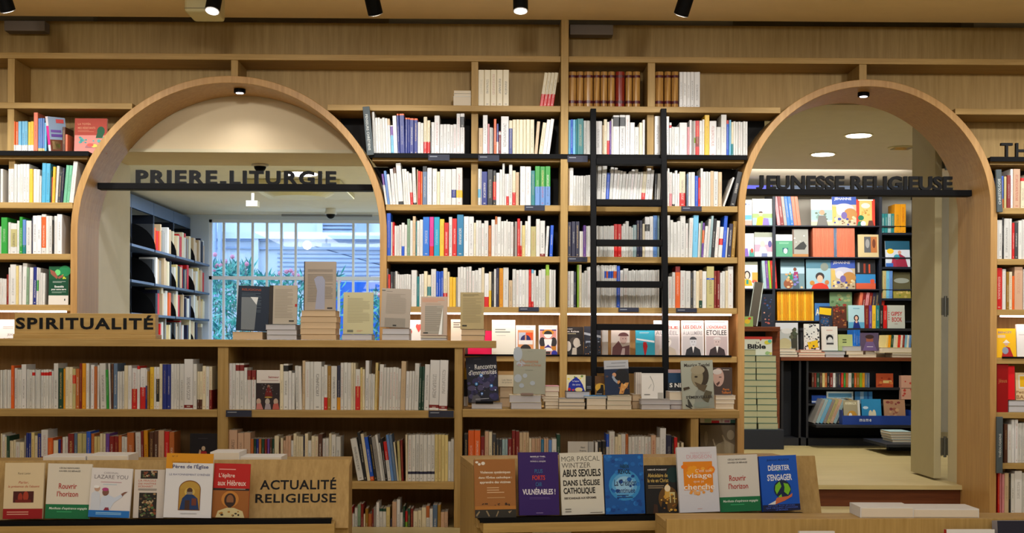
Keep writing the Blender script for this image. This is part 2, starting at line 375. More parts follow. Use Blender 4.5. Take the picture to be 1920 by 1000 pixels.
# ---------------------------------------------------------------- letters
INK = mat('black_letter_paint', (11, 11, 13), .6, .2)
sg = empty('lettered_block', (X(158, 6.55), 6.55, ztp), 'oak block with black capitals SPIRITUALITÉ standing on the tall unit', 'sign')
MB().box(X(26, 6.53), X(291, 6.53), 6.54, 6.60, ztp + .022, Z(588, 6.54, 158), OAKH).build('panel', sg, .002)
MB().box(X(25, 6.52), X(292.5, 6.52), 6.52, 6.64, ztp, ztp + .022, OAKH).build('base', sg, .002)
b = MB(); put_text(b, 'SPIRITUALITÉ', X(30, 6.54), X(288, 6.54), Z(618, 6.54, 158), Z(591, 6.54, 158), 6.5395, INK, .001, .034, 0, 1.15); b.build('lettering', sg)
for txt, (bx0, bx1, by0, by1), (tx0, tx1, ty0, ty1), yy, lab in (
        ('PRIERE.LITURGIE', (176, 699, 345, 357), (253, 630, 320, 347), 7.16, 'black bar with raised letters PRIERE.LITURGIE across the wide arch'),
        ('JEUNESSE RELIGIEUSE', (1388, 1822, 356, 367.5), (1420, 1785, 330, 357), 7.25, 'black bar with raised letters JEUNESSE RELIGIEUSE across the narrower arch')):
    sg = empty('sign_bar', (X((bx0 + bx1) / 2, yy), yy, Z(by1, yy, (bx0 + bx1) / 2)), lab, 'sign', 'arch name bars')
    ar_ = AL if yy < 7.2 else AR; zq_ = Z(351, yy) ; dq = math.sqrt((ar_.r - .036) ** 2 - max(0, Z(by0, yy) - ar_.zs) ** 2) - .001
    MB().box(ar_.c - dq, ar_.c + dq, yy - .02, yy + .05, Z(by1, yy, (bx0 + bx1) / 2), Z(by0, yy, (bx0 + bx1) / 2), BLACK).build('bar', sg, .003)
    b = MB(); pc = (tx0 + tx1) / 2; parts_ = [('PRIERE', 254, 406), ('LITURGIE', 430, 629.5)] if yy < 7.2 else [('J', 1417.5, 1431), ('EUNESSE', 1437, 1582.5), ('RELIGIEUSE', 1594.5, 1785)]
    for w_, p0, p1 in parts_: put_text(b, w_, X(p0, yy), X(p1, yy), Z(ty1, yy, pc), Z(ty0, yy, pc), yy + .005, INK, .012, .034, 0, 1.18 if yy < 7.2 else 1.02)
    if yy < 7.2: b.box(X(412, yy), X(423, yy), yy - .005, yy + .015, Z(ty1, yy, pc), Z(340, yy, pc), INK)
    b.build('lettering', sg)
sg = empty('sign_bar', (X(1900, YW), YW, zk1), 'pair of raised dark letters TH on the far right black shelf', 'sign')
b = MB(); put_text(b, 'TH', X(1879, YW), X(1929, YW), zk1 + .001, Z(267, YW, 1900), YW + .03, INK, .01, .015, 0, 1.2); b.build('lettering', sg)
# upright section tabs
def tabsign(x0, x1, y0, y1, txt, tx, lab, yy=6.985, lean=0, up=-90):
    a0, a1, b0, b1 = X(x0, yy), X(x1, yy), Z(y1, yy, x0), Z(y0, yy, x0)
    o = empty('section_tab', (a0, yy, b0), lab, 'sign', 'upright section tabs', (0, R(lean), 0))
    w, h = a1 - a0, b1 - b0
    mt = mat('slate_grey_board', (74, 84, 88), .6)
    MB().box(0, w, 0, .018, 0, h, mt).build('board', o, .002, off=(0, 0, 0))
    b = MB(); put_text(b, txt, w * .28, w * .72, h * tx[0], h * tx[1], -.0008, mat('pale_grey_letter', (198, 202, 198), .6), 0, .015, 0, 1.05, up); b.build('lettering', o, off=(0, 0, 0))
    return o
tabsign(687, 700, 200, 291.5, 'PENSEURS CHRÉTIENS', (.10, .84), 'slate grey upright tab reading PENSEURS CHRÉTIENS beside the wide arch', 6.955, -5.5)
tabsign(1869.5, 1880, 318, 398, 'CHRISTOLOGIE', (.18, .78), 'dark upright tab reading CHRISTOLOGIE under the letters TH', 6.966, -2, 90)
tabsign(1870.5, 1882, 782, 888, 'THÉOLOGIENS', (.28, .7), 'dark upright tab reading THÉOLOGIENS low in the far right bookcase', 6.966, 0, 90)
# small navy label holders clipped on the shelf edges
LB = [(802, 842, 290, 301, YW - .027, 'PENSEURS shelf, under the cream and red books'), (896, 935, 291, 302, YW - .027, 'top black shelf just right of the short divider'),
      (1063, 1101, 292, 304, YW - .027, 'top black shelf under the turquoise books'), (983, 1021, 385, 395, YW - .004, 'second shelf under the green and blue trio'),
      (1277, 1315, 387, 396, YW - .004, 'second shelf right of the ladder'), (1064, 1101, 482, 491, YW - .004, 'third shelf under the three navy volumes'),
      (973, 1011, 576, 584, YW - .004, 'fourth shelf beside the tall middle post'), (1160, 1198, 577, 585, YW - .004, 'fourth shelf behind the ladder rungs'),
      (1268, 1307, 578, 586, YW - .004, 'fourth shelf right of the ladder'), (425, 473, 769.5, 782, YU - .004, 'tall unit, just right of its middle upright'),
      (805, 852, 770.5, 783, YU - .004, 'tall unit, under the two thick white volumes'), (869, 888, 903, 916, YU - .004, 'counter unit, low beside the tan display book')]
for p, q, y0, y1, yy, lab in LB:
    o = empty('shelf_label', (X(p, yy), yy, Z(y1, yy, p)), 'small navy card label on the ' + lab, 'label', 'navy shelf labels')
    MB().box(X(p, yy), X(q, yy), yy - .003, yy + .002, Z(y1, yy, p), Z(y0, yy, p), LBL).build('card', o)
    x0_, x1_ = X(p, yy), X(q, yy); zz = Z(y0 + 3, yy, p)
    MB().box(x0_ + .008, x0_ + (x1_ - x0_) * .42, yy - .0036, yy - .003, zz - .004, zz, mat('label_print', (150, 156, 170), .7)).build('printed_line', o)
# ---------------------------------------------------------------- ladder
ld = empty('ladder', (X(1180, 6.8), 6.8, zct), 'black library ladder hooked on the black shelf in the central bookcase', 'ladder')
def stile(pt, pb):
    a = at(pt, 205, 6.955); c = at(pb, 760, 6.80); c.z = zct; w = .0145; d = .05
    mb = MB(); v = []
    for p in (c, a): v += [(p.x - w, p.y - d / 2, p.z), (p.x + w, p.y - d / 2, p.z), (p.x + w, p.y + d / 2, p.z), (p.x - w, p.y + d / 2, p.z)]
    mb.add(v, [(0, 3, 2, 1), (4, 5, 6, 7), (0, 1, 5, 4), (1, 2, 6, 5), (2, 3, 7, 6), (3, 0, 4, 7)], BLACK); mb.build('stile', ld, .002)
    return a, c
A1, C1 = stile(1112, 1113.5); A2, C2 = stile(1243.5, 1248.5)
for y in (302, 380, 456, 534, 614, 694):
    z = Z(y, 6.88, 1180); t = (z - C1.z) / (A1.z - C1.z)
    p = C1.lerp(A1, t); q = C2.lerp(A2, t)
    MB().box(p.x + .014, q.x - .014, p.y - .034, p.y + .034, z - .016, z + .016, BLACK).build('rung', ld, .002)
for p in (A1, A2): MB().box(p.x - .012, p.x + .012, p.y + .0, YW - .018, zk1 + .004, zk1 + .02, BLACK).build('hook', ld)
# ================================================================ spine-out books
PAL = {'w': ((228, 227, 226), 'white'), 'W': ((218, 217, 212), 'off-white'), 'c': ((226, 214, 182), 'cream'), 'e': ((204, 178, 142), 'beige'), 'E': ((206, 168, 138), 'pinkish beige'),
 'g': ((150, 146, 140), 'grey'), 'D': ((58, 60, 64), 'dark grey'), 'k': ((26, 26, 28), 'black'), 'n': ((84, 48, 32), 'brown'), 'a': ((92, 116, 146), 'blue-grey'),
 'r': ((206, 24, 22), 'red'), 'R': ((128, 26, 24), 'dark red'), 'p': ((214, 140, 146), 'pink'), 'm': ((208, 44, 140), 'magenta'), 'v': ((104, 64, 150), 'violet'),
 'b': ((22, 84, 200), 'bright blue'), 'B': ((28, 44, 128), 'dark blue'), 'N': ((38, 38, 66), 'navy'), 'h': ((30, 110, 205), 'blue'), 'u': ((34, 120, 165), 'steel blue'),
 's': ((110, 184, 220), 'light blue'), 'S': ((80, 176, 216), 'sky blue'), 'j': ((96, 140, 204), 'cornflower blue'), 'q': ((0, 156, 190), 'cyan'), 'i': ((158, 186, 190), 'pale teal'),
 't': ((26, 120, 124), 'teal'), 'G': ((36, 148, 48), 'green'), 'd': ((16, 66, 48), 'dark green'), 'l': ((140, 184, 50), 'lime'), 'f': ((130, 160, 130), 'sage green'), 'M': ((112, 184, 146), 'mint green'),
 'y': ((236, 192, 48), 'yellow'), 'Y': ((156, 116, 34), 'gold'), 'Q': ((222, 150, 10), 'amber'), 'x': ((222, 202, 136), 'pale yellow'), 'z': ((188, 178, 120), 'olive cream'),
 'o': ((226, 96, 26), 'orange'), 'O': ((186, 102, 46), 'rust orange'), 'C': ((226, 120, 88), 'coral')}
def spine_mat(code):
    nm = PAL[code][1].replace(' ', '_').replace('-', '_') + '_book_cover'
    if nm in _M: return _M[nm]
    rgb = PAL[code][0]; dark = sum(rgb) < 360
    m = bpy.data.materials.new(nm); m.use_nodes = True; nt = m.node_tree; N = nt.nodes.new; L = nt.links.new; b = nt.nodes['Principled BSDF']
    b.inputs['Roughness'].default_value = .38
    uv = N('ShaderNodeUVMap'); sp = N('ShaderNodeSeparateXYZ'); L(uv.outputs[0], sp.inputs[0])
    def mth(op, a, b_=None, c=None):
        n = N('ShaderNodeMath'); n.operation = op
        for i, v in enumerate((a, b_, c)):
            if v is None: continue
            if isinstance(v, (int, float)): n.inputs[i].default_value = v
            else: L(v, n.inputs[i])
        return n.outputs[0]
    k = mth('FLOOR', sp.outputs[0]); fx = mth('FRACT', sp.outputs[0]); v = sp.outputs[1]
    wn = N('ShaderNodeTexWhiteNoise'); wn.noise_dimensions = '1D'; L(k, wn.inputs['W']); rs = N('ShaderNodeSeparateColor'); L(wn.outputs['Color'], rs.inputs[0])
    r1, r2, r3 = rs.outputs
    d = mth('ABSOLUTE', mth('SUBTRACT', fx, .5))
    incol = mth('LESS_THAN', d, .17)
    lo = mth('MULTIPLY_ADD', r1, .22, .16); hi = mth('MULTIPLY_ADD', r2, .3, .62)
    inz = mth('MULTIPLY', mth('GREATER_THAN', v, lo), mth('LESS_THAN', v, hi))
    cv = N('ShaderNodeCombineXYZ'); L(mth('MULTIPLY', fx, 5.0), cv.inputs[0]); L(mth('MULTIPLY', v, 60.0), cv.inputs[1]); L(k, cv.inputs[2])
    nz = N('ShaderNodeTexNoise'); nz.inputs['Scale'].default_value = 1.0; nz.inputs['Detail'].default_value = 1.0; L(cv.outputs[0], nz.inputs['Vector'])
    txt = mth('MULTIPLY', mth('MULTIPLY', incol, inz), mth('GREATER_THAN', nz.outputs['Fac'], .47))
    logo = mth('MULTIPLY', mth('MULTIPLY', mth('LESS_THAN', d, .16), mth('LESS_THAN', mth('ABSOLUTE', mth('SUBTRACT', v, .055)), .014)), mth('GREATER_THAN', r3, .45))
    fac = mth('MULTIPLY', mth('MAXIMUM', txt, logo), mth('MULTIPLY_ADD', r3, .36, .16))
    tc = N('ShaderNodeMix'); tc.data_type = 'RGBA'; L(mth('GREATER_THAN', r2, .68), tc.inputs[0])
    tc.inputs[6].default_value = lin((232, 226, 214)) if dark else lin((40, 38, 44)); tc.inputs[7].default_value = lin((226, 190, 120)) if dark else lin((168, 40, 36))
    hv = N('ShaderNodeHueSaturation'); hv.inputs['Color'].default_value = lin(rgb); L(mth('MULTIPLY_ADD', r1, .16, .90), hv.inputs['Value'])
    mx = N('ShaderNodeMix'); mx.data_type = 'RGBA'; L(fac, mx.inputs[0]); L(hv.outputs[0], mx.inputs[6]); L(tc.outputs[2], mx.inputs[7])
    L(mx.outputs[2], b.inputs['Base Color']); _M[nm] = m; return m
BOOKS = []
_seed = [0]
import re as _re
TOK = _re.compile(r'^(\d+(?:\.\d+)?)([A-Za-z])(\d{3})((?:[\^/=~][^\^/=~*]+)*)$')
def corners(b):
    w = (b['x1'] - b['x0']) * .97; h = b['h']; a = b['lean']; c, s = math.cos(a), math.sin(a)
    px, l0, l1 = (b['x1'], -w, 0) if a > 0 else (b['x0'], 0, w)
    return [(px + x * c + z * s, -x * s + z * c) for x, z in ((l0, 0), (l1, 0), (l1, h), (l0, h))]
def clash(p, q):
    A, B = corners(p), corners(q)
    for C in (A, B):
        for i in (0, 1):
            ax = (C[i + 1][0] - C[i][0], C[i + 1][1] - C[i][1]); l = math.hypot(*ax)
            pa = [(v[0] * ax[0] + v[1] * ax[1]) / l for v in A]; pb = [(v[0] * ax[0] + v[1] * ax[1]) / l for v in B]
            if max(pa) < min(pb) + .0001 or max(pb) < min(pa) + .0001: return False
    return True
def row(desc, zb, x0, toks, Yf=YW + .012, dep=.145, px=None):
    """read one shelf of spines, in order from its left end: width, colour, top edge [, ^head band, /foot band, =middle band, ~lean] [*copies]; @x moves on, _n leaves a gap"""
    x = x0; n = 0
    for t in toks.split():
        if t[0] == '@': x = float(t[1:]); continue
        if t[0] == '_': x += float(t[1:]); continue
        rp = _re.search(r'\*(\d+)', t); t = _re.sub(r'\*\d+', '', t)
        g = TOK.match(t)
        if not g: raise ValueError(desc + ' ' + t)
        w, c, top, ex, rep = float(g[1]), g[2], int(g[3]), g[4], int(rp[1]) if rp else 1
        for _ in range(rep):
            n += 1
            bands = []; lean = 0; extra = []
            for e in _re.findall(r'[\^/=~][^\^/=~]+', ex):
                k = e[0]
                if k == '~': lean = float(e[1:])
                elif k == '=': a, q = e[2:].split(','); bands.append((e[1], int(a), int(q))); extra.append(('band', e[1]))
                elif k == '/': bands.append((e[1], int(e[2:]), 1500)); extra.append(('foot', e[1]))
                elif k == '^': bands.append((e[1], 0, int(e[2:]))); extra.append(('head', e[1]))
            ta = random.uniform(-.7, .7) if rep > 1 else 0
            xw0, xw1 = X(x, Yf, top), X(x + w, Yf, top)
            h = Z(top + ta, Yf, x) - zb
            bd = []
            for cc, y0, y1 in bands:
                q1 = (Z(y0, Yf, x) - zb) / h if y0 else 1.0; q0 = (Z(y1, Yf, x) - zb) / h if y1 < 1500 else 0.0
                bd.append((cc, max(0, q0), min(1, q1)))
            _seed[0] += 1
            BOOKS.append(dict(x0=xw0, x1=xw1, z=zb, h=h, c=c, bands=bd, lean=math.atan(lean * Yf / F / h), Y=Yf + random.uniform(0, .012), dep=dep * random.uniform(.9, 1.0),
                              row=desc, n=n, wpx=w, px=x, area=w * h * F / Yf, extra=extra, seed=_seed[0], rowlen=0))
            x += w
    rb = [b for b in BOOKS if b['row'] == desc]; prev = None
    for b in rb:
        b['rowlen'] = n; b['z'] += .0008
        if prev:
            if clash(prev, b): b['lean'] = prev['lean'] + (b['lean'] - prev['lean']) * .5
            if clash(prev, b): b['lean'] = prev['lean']
            for _ in range(40):
                if not clash(prev, b): break
                if b['x1'] - b['x0'] > .006: b['x0'] += .0006
                else: b['x0'] += .0006; b['x1'] += .0006
        prev = b
def book_mesh(mb, b, M=None):
    w = (b['x1'] - b['x0']) * .97; h = b['h']; D = b['dep']; r = min(.0022, w * .25); t = min(.0016, w * .2)
    s = -1 if b['lean'] > 0 else 1
    xo = 0 if s > 0 else -w
    outer = [(0, D), (0, r), (r, 0), (w - r, 0), (w, r), (w, D)]
    inner = [(t, D), (t, t + r), (r + t * .4, t), (w - r - t * .4, t), (w - t, t + r), (w - t, D)]
    zs_ = sorted({0.0, 1.0, *[q for _, a, q in b['bands']], *[a for _, a, q in b['bands']]})
    T = (lambda p: M @ Vector(p)) if M is not None else (lambda p: p)
    P = lambda p, z: T((xo + p[0], p[1], z * h))
    us = [0, .08, .12, .88, .92, 1.0]
    base = spine_mat(b['c'])
    for z0, z1 in zip(zs_, zs_[1:]):
        m = base
        for cc, a, q in b['bands']:
            if a - 1e-6 <= z0 and z1 <= q + 1e-6: m = spine_mat(cc)
        for i in range(5):
            u0, u1 = (us[i], us[i + 1]) if 0 < i < 4 else (0, 0)
            u0 = min(u0, .999); u1 = min(u1, .999)
            k = b['seed']
            vv = [P(outer[i], z0), P(outer[i + 1], z0), P(outer[i + 1], z1), P(outer[i], z1)]
            mb.add(vv, [(0, 1, 2, 3)], m, [[(k + u0, z0), (k + u1, z0), (k + u1, z1), (k + u0, z1)]])
    k = b['seed']
    for z, fl in ((1.0, 0), (0.0, 1)):
        top = base
        for cc, a, q in b['bands']:
            if (z == 1.0 and q >= .999) or (z == 0 and a <= .001): top = spine_mat(cc)
        for i in range(5):
            q = [P(outer[i], z), P(outer[i + 1], z), P(inner[i + 1], z), P(inner[i], z)]
            mb.add(q, [(3, 2, 1, 0) if fl else (0, 1, 2, 3)], top, [[(k, .01)] * 4])
    for i in range(5):
        q = [P(inner[i], 1), P(inner[i + 1], 1), P(inner[i + 1], 0), P(inner[i], 0)]
        mb.add(q, [(0, 1, 2, 3)], PAGE)
    e = .0015 / h
    v = [P(p, z) for z in (e, 1 - 1.5 * e) for p in ((t, t + r), (w - t, t + r), (w - t, D - .002), (t, D - .002))]
    mb.add(v, [(0, 3, 2, 1), (4, 5, 6, 7), (0, 1, 5, 4), (1, 2, 6, 5), (2, 3, 7, 6), (3, 0, 4, 7)], PAGE)
C1_ = 'top shelf by the PENSEURS tab'
row('black shelf beside PENSEURS tab', ROWZ[1], 700.8, '5W210~-4 4.7W221*2~-3 4W223~-3 5W221~-3 5W222~-3 4.5W223^e235~-3 5W235=v237,254/s254~-3 7.5w217~-4 4B213^o216~-3 9.5B213^o216~-2 5B221^o224 3.5B221^o224 8B222^o225 7B222^o225 5.5W229 5.5W231 6.7c219/r266 5.7c226/r266 2k240 6w229 10w217 6.5w233*3 5.5w234 6.5w233 7w213 8w213=k219,239')
row('black shelf left of tall post', ROWZ[1], 897.5, '8e240 9w216/r1000 3.5p232 3W239*2 2D241 5o223 4B232/w266 4.5R246=W248,253 15w218~-3 6.5B226=c226,241~-2 7c224 6c224 7c224 6c224 7c224 8c224 6e228~5 _2 7c230~8 7w224~8 6.5w223~8'.replace('/r1000', ''))
row('black shelf behind ladder top', ROWZ[1], 1065, '5.5s225 4b224 5s224 3t224 12t223 6W226 5.5W226 9W227 14.5w227 3e235 6c224 4.5W229/r264 3.5v227 3.5W223 12w216=k219,237 11w216=k220,237 8.5w216 9w230 8.5W238 6c230 4.5w225 @1228 11w218 8W222 @1249.5 6w218 4w230=r235,240 3W238 2W238 10W238 14.5w230 4.5p238 4.5w225 4g227 3W226=l258,268 7r226=R256,275 5.5w226 4w224 9y216 13.5w227 8.5W238 10.5W215 4.5b225^r232 4s225 4c229/t270 4.5W228*6')
row('second shelf beside the wide arch', ROWZ[2], 722.8, '4W326^v347~-8 4.8j320~-8 5W327~-7 6w317~-6 5W314^n325~-6 9.5W306~-6/k378 4.5W317~-4 4W317~-4 4.5W322~-4 5W325/r361~-4 6.5W314~-3/k380 2e318 5r321~-3 3.5o322~-3 9a312^k322~-2 9w315 _.8 8.5W316 5.5c322 9.5W317 12.5W317 8.8W317=B356,371 11.5W315=y357,371')
row('second shelf left of tall post', ROWZ[2], 896.5, '5W317=s355,371 2W317 10.5B322 10.5k318 6k320=r341,375 6.5w324 5W318 4.5W307 3w326 5w326/r368 6.5W309 6c320/r361 6.5e323 _2 10w312 10.5w312 7.5t320 9.5G312/j350*2 10G312/j350')
row('second shelf behind the ladder', ROWZ[2], 1066, '2.5e316 7W315 5W329 4.5W329*7 7w310 7.5W309~2 9W308~3 6b324~3 6W314~4 6w315~5 5W320~5*2 6W322~5 5W326~5 5W322~5 6w318~5 6W318~5 5W322~5*2 7c322/r362~5 7.5w316~5 6w319~5 @1226.5 4.5D325 6.5W326 @1249 3W322 3.5W316 5.5W323/p363 5W325/k383 4.5w320 4w326 11.5c322/r362 2k330 3.5a326 4.5W323 7.5W323 6b330 4.5r333 4.5W316 6W322 4W322 4W323 6e321 8.5W322 7e323 _2 3.5W330~20 _9 10k322~7')
row('third shelf beside the wide arch', ROWZ[3], 725, '8b400 3W417 3.5r417 4.5W423*2 4.5W422 5.5W418/b462 5W422 5.5f411 5W414 5.5e406 2t416 5.5W414 6W412 12.5h407 8m407/r462 11q407 8.5y411 8.5r418 6.5W407 9r410 12.5u403 9.5w406*2 4c418 5W414*2 5.5W419 8W414 5.5O423 7W412 4W406^O421 7W407 5W415*2 2.5W412 5.5W416*2 2n425 5g416 5.5r410 3.5W415/r461 5.8x423 5W415 5.5w405 10z425 7.5W411 9.5W414/R476 5W424~3 _3 6b423~2')
row('third shelf behind the ladder', ROWZ[3], 1064.5, '7.5N416*3 7W434 5v423~-3 3.7W424*2 10W424 3.2W424*11 7r420*2 3W424 5W420 6W415 4.5W425 3.5W427 6.5i422 5.5N414*2 4.5c420 9w407=k421,434 6.5w406 8j404 4i404 @1250 7W404 5.5W413 7.5W417 6W415 10W405 5W419 7.5W409~2 10s404~2 4W419~2 3f415~3 3.5v418=o432,456~3 5.5W424~4 4.5W411~4 4.5i405~4 6.5k410~4 6.5W414~3 7W426~3=r448,460 7b405~4 3W427~3 7.5N420~2 7.5Y415~1')
row('fourth shelf beside the wide arch', ROWZ[4], 725, '2.5g504 4.5r515 5D510 4D510 4W509 4.2W515*6 _1 10.5W507 4.5t519 4.3W514*2 6.5c509 7c516=t538,555 9.5W505 4.5b509*3 7.5c503/r550 4c510 6y520*2 3.5g520 5.2W501*5 6.5W508 6W507 6.5W503 5c502 8.5w513/r557 4.8c510/y545 4.8k510 4W505 5.5N503 7.7Q503 10.5W502 7e526 6.5W505 6W507 5w506 6.5W507*2 5r506 4W506^s513/r566 4.5W507 5W518 5W507 8.5W505 6.5z497^l517 4W506*3')
row('fourth shelf behind the ladder', ROWZ[4], 1064, '6W509*2 4.5N510 _2 3.5l497~-6 5c497~-5 4.8W512~-3 5W508~-3 7W501~-2 9.5W498 3.3W498*5 3.3W498=b509,522 3.3W498=o509,522 3.3W498=b509,522*3 3.3W498=o509,522*2 6b499 6.5W507 9W504 7W508 3.4W507*15 @1252.5 8W519 6W511 9.5o500^R511 9.7W508*2 5D512~-4 5W508~-4 6c509~-3 6e507~-3/d564 8W509~-1 14z500=b522,525 5.5R508*2 4W512 6W509 5c508 10.5W500')
row('black shelf, far left bookcase', ROWZ[1], 23.5, '5o228/w272*2 6s227/w272*3 5.5y228/w272*2 8C211~-6 4j222/x278~-7*3 4s230~-7 @116 6n238 4C252')
row('second shelf, far left bookcase', ROWZ[2], 0, '5W317 _10 4.5W317 6.5W317 5.8W308*5 6.5y317 6W317 6W318~1 3W330 7.8S306*2 3d320 2r332 5y313~2 5W311~3 6D325~3 4N315~4 6M310~6*2 8.5W303~8')
row('third shelf, far left bookcase', ROWZ[3], 0, '1.7W425 12G408 5W417 12W419=z430,463 5W414 6G407 6.5j412/t460 10W414 2.5N408 8.2w404*2 8.5W402=o407,465 6W405*2 2.5k413 6W405 9.5w402')
row('fourth shelf, far left bookcase', ROWZ[4], 0, '3W523*4 3.5R515 2.5W502 11.5W496 5x499 5.5W498 8.5W494~1 5f502 7W502 7B501~1 3.5W502=G526,546 3W503 4.5W512*2')
row('shelf by the CHRISTOLOGIE tab', ROWZ[2], 1878.5, '5b330/o373 5z331 7.5R329 5w317 13.5E317 8c334^r340 8W330 8c325')
row('second shelf, far right bookcase', ROWZ[3], 1867.5, '5.5W413 7W413 4k408 10W410 5W410 4.5r418 6.5D418 7W414 7W412')
row('third shelf, far right bookcase', ROWZ[4], 1869, '12r503 7W505 5Y510 6c510 4.5o518 16E501 8W505')
row('shelf by the THÉOLOGIENS tab', ROWZ[7], 1883, '7n796 8W796~-1 6w787*2 4W794*6')
row('lowest shelf, far right bookcase', ROWZ[8], 1871, '4r887 4.5p887 4.5p890 8e888 5k889 7W889 14w884 9W888')
YS = YU + .03
row('upper shelf left of unit upright', UA, 0, '4.1W694*5 5.5o686 5.5W691 4W694*2 9w684 4.5W693 7W694 5W694=r699,705 2.6W694*4 5W694=r699,705*3 5W694=r698,705 4W696 _1 8.5W682~-11 9d691~-11 3.5Q692~-12 7c689~-12 7c689~-11 6z692~-8=r704,720 7.5O692~-8 5R682~-9 7Q682~-8 6W682~-8 2g691~-7 7w685~-8 5.5O688~-5 4W686~-5 _2 12W682~-2 4.5G694~-2 3.5W682~-3 5n683 7.5a682~-1 4.3W697*3 7c686 7w686 10w691/r730 5w687^r693 11w691/r727 3w693/B724 4Y697 8y689 5W689 6W689=k711,754 5.5c683 8.5B684 7B684 6W683 5W683*2 9W683 17w674=R760,766 7W683 5c697/n750*2 7c687 6.5W688 5.5c688/R732', YS)
row('upper shelf right of unit upright', UA, 428.8, '6w682 6.5W682 7.5W682=R685,696 8.5W682=R685,696 6W690 7.5W695^R713 8.5W695^R713 @524.5 7c684 9.5W683=k686,697 5.5w696 6W700~-1 _2 6W687~-2*2 5.5e677 9.5W679 6.5W679 15W679 4.5W688 6.5W685/r746 7Y687 11W687 6.5N686/Q746 6W681 7W681*2 4c681*2 9W693/r725 4x690 4.5c693 7w677~1 3.7W702*3 5x681~2 2.5Y696 8W684 5.5W690*2 6W690*2 5W690 5W692 9e678 6.5w697 5W697*2 8.5W682 5d688*2 9.5w684 18.5w676=R760,766 16w676=R762,768', YS)
row('middle shelf left of unit upright', UB, 0, '2.5c814 6W816 3.5c820 5.5d818 3.2c828*2 4c826 8W830 8.5c830 3g818 5B813*2 6x812 5.5c818 7.5B814 13w807/R857 9.5o822 9c827 5B825 4R824 5W820*2 11.5R814 6a813 8.5z814*2 8.5b810 6.5O814 5.4x819*2 5c814*2 7v814 9R819 8R819 6O817 5.5W820*2 13O812 _3 11W812~-2 5R809~-3 8Q808~-3 _1 9n811 8n809 11E808 9.5r810 9.5O811', YS)
row('middle shelf right of unit upright', UB, 429, '16E807 12E813 12.5E812 5.5O824 5d824 5B824 5O824 6d824 4.5R824 4.5v824 4.5n824 5d824 8.5c818 3n830 4.5c822 4.5E827 5E818*2 4.5W827 6c814 4.3c819*3 3N818 6c814 6W827 6.5c819*2 8n815 6W823*2 5c814 8W816 9W820 @671 12W823~-15 6k811~-14 6c814~-16 7b820~-13/o895 6k820~-12 7g820~-14 5W816~-14 3W831~-11 4k823~-10 7W829~-10^r864 5j816~-12 6a816~-12 3c830~-8 5z828~-4 4R826~-3 @761 4c816~-1 7.2W816=N885,890*7 6.2x816*4 5.5W829 6W824', YS)
row('lowest shelf of tall unit', UC, 656.5, '4r952 4W964 6W954 6f947/N987 5R946 3c965 5.5Y955 7.5O965 3R955 5g952 5.5w943 6.5W954^d960*2 7x952 4N976 8.5E942 6.5w938 5.5W962 4d950 5l960^r980 5d954 5R955 9c960 7c958 8.5c953 6.5W950^O972 6W955 9a948 6Y948 6.7E961*2 @869 5x962*3 4c952', YS)
row('shelf of the counter unit', UB, 870, '8k815 11.5o808 11.5o808 8R820 7.5E810 6.5c811 7.5D815 5.5D825*2 5.5i825*2 7.5R824 7R809*2 6.5e812*2 5e812 5c823 6.5E823 4e823 3.7E823*2 5u825 4.5E823*2 6j826 9W824 7d816 @1116 5w830 8k829*2 5.5W815^b839 10.5W810 6c820 6.5c816 8W815 5O815 6.1W820*7 9.5E817 7.5W821 11.5w804 10.5N817 4k820 6r821 4c831 4c839 4.5c831', YS)
# which of the copies are things of their own: the 300 that show largest; the rest become one mass
ORD = ['', 'first', 'second', 'third', 'fourth', 'fifth', 'sixth', 'seventh', 'eighth', 'ninth', 'tenth', 'eleventh', 'twelfth', 'thirteenth', 'fourteenth', 'fifteenth', 'sixteenth', 'seventeenth', 'eighteenth', 'nineteenth']
TENS = {2: 'twent', 3: 'thirt', 4: 'fort', 5: 'fift', 6: 'sixt', 7: 'sevent'}
def nth(n):
    if n < 20: return ORD[n]
    return TENS[n // 10] + ('ieth' if n % 10 == 0 else 'y-' + ORD[n % 10])
hide = {'second shelf behind the ladder': [(1104, 1120)], 'third shelf behind the ladder': [(1104, 1120)], 'fourth shelf behind the ladder': [(1104, 1120)], 'black shelf behind ladder top': [(1104, 1119), (1236, 1251)]}
def vis(b):
    a = b['area']
    for p, q in hide.get(b['row'], []):
        o = max(0, min(q, b['px'] + b['wpx']) - max(p, b['px'])); a *= 1 - o / b['wpx']
    if b['row'] == 'middle shelf left of unit upright' or b['row'] == 'shelf of the counter unit': a *= .55
    if b['row'] == 'lowest shelf of tall unit': a *= .5
    if b['px'] > 1918: a = 0
    return a
BOOKS.sort(key=lambda b: -vis(b))
def placed(b):
    x = b['x1'] if b['lean'] > 0 else b['x0']
    return (x, b['Y'], b['z']), (0, b['lean'], 0)
for b in BOOKS[:300]:
    loc, rot = placed(b)
    mb = MB(); book_mesh(mb, b); o = mb.build('paperback', off=(0, 0, 0)); o.location = loc; o.rotation_euler = rot
    size = 'thick ' if b['wpx'] >= 11 else ''
    ex = ''
    if b['extra']:
        kind, cc = b['extra'][0]; ex = ' with ' + PAL[cc][1] + ' ' + {'foot': 'foot', 'head': 'head', 'band': 'band'}[kind]
    fr = b['n'] <= (b['rowlen'] + 1) // 2
    pos = (nth(b['n']) + ' from left') if fr else (('rightmost' if b['rowlen'] == b['n'] else nth(b['rowlen'] + 1 - b['n']) + ' from right'))
    tag(o, '%s%s paperback%s, %s, %s' % (size, PAL[b['c']][1], ex, pos, b['row']), 'book', 'paperbacks standing on the shelves')
mass = MB()
for b in BOOKS[300:]:
    loc, rot = placed(b)
    book_mesh(mass, b, Matrix.Translation(loc) @ Matrix.Rotation(b['lean'], 4, 'Y'))
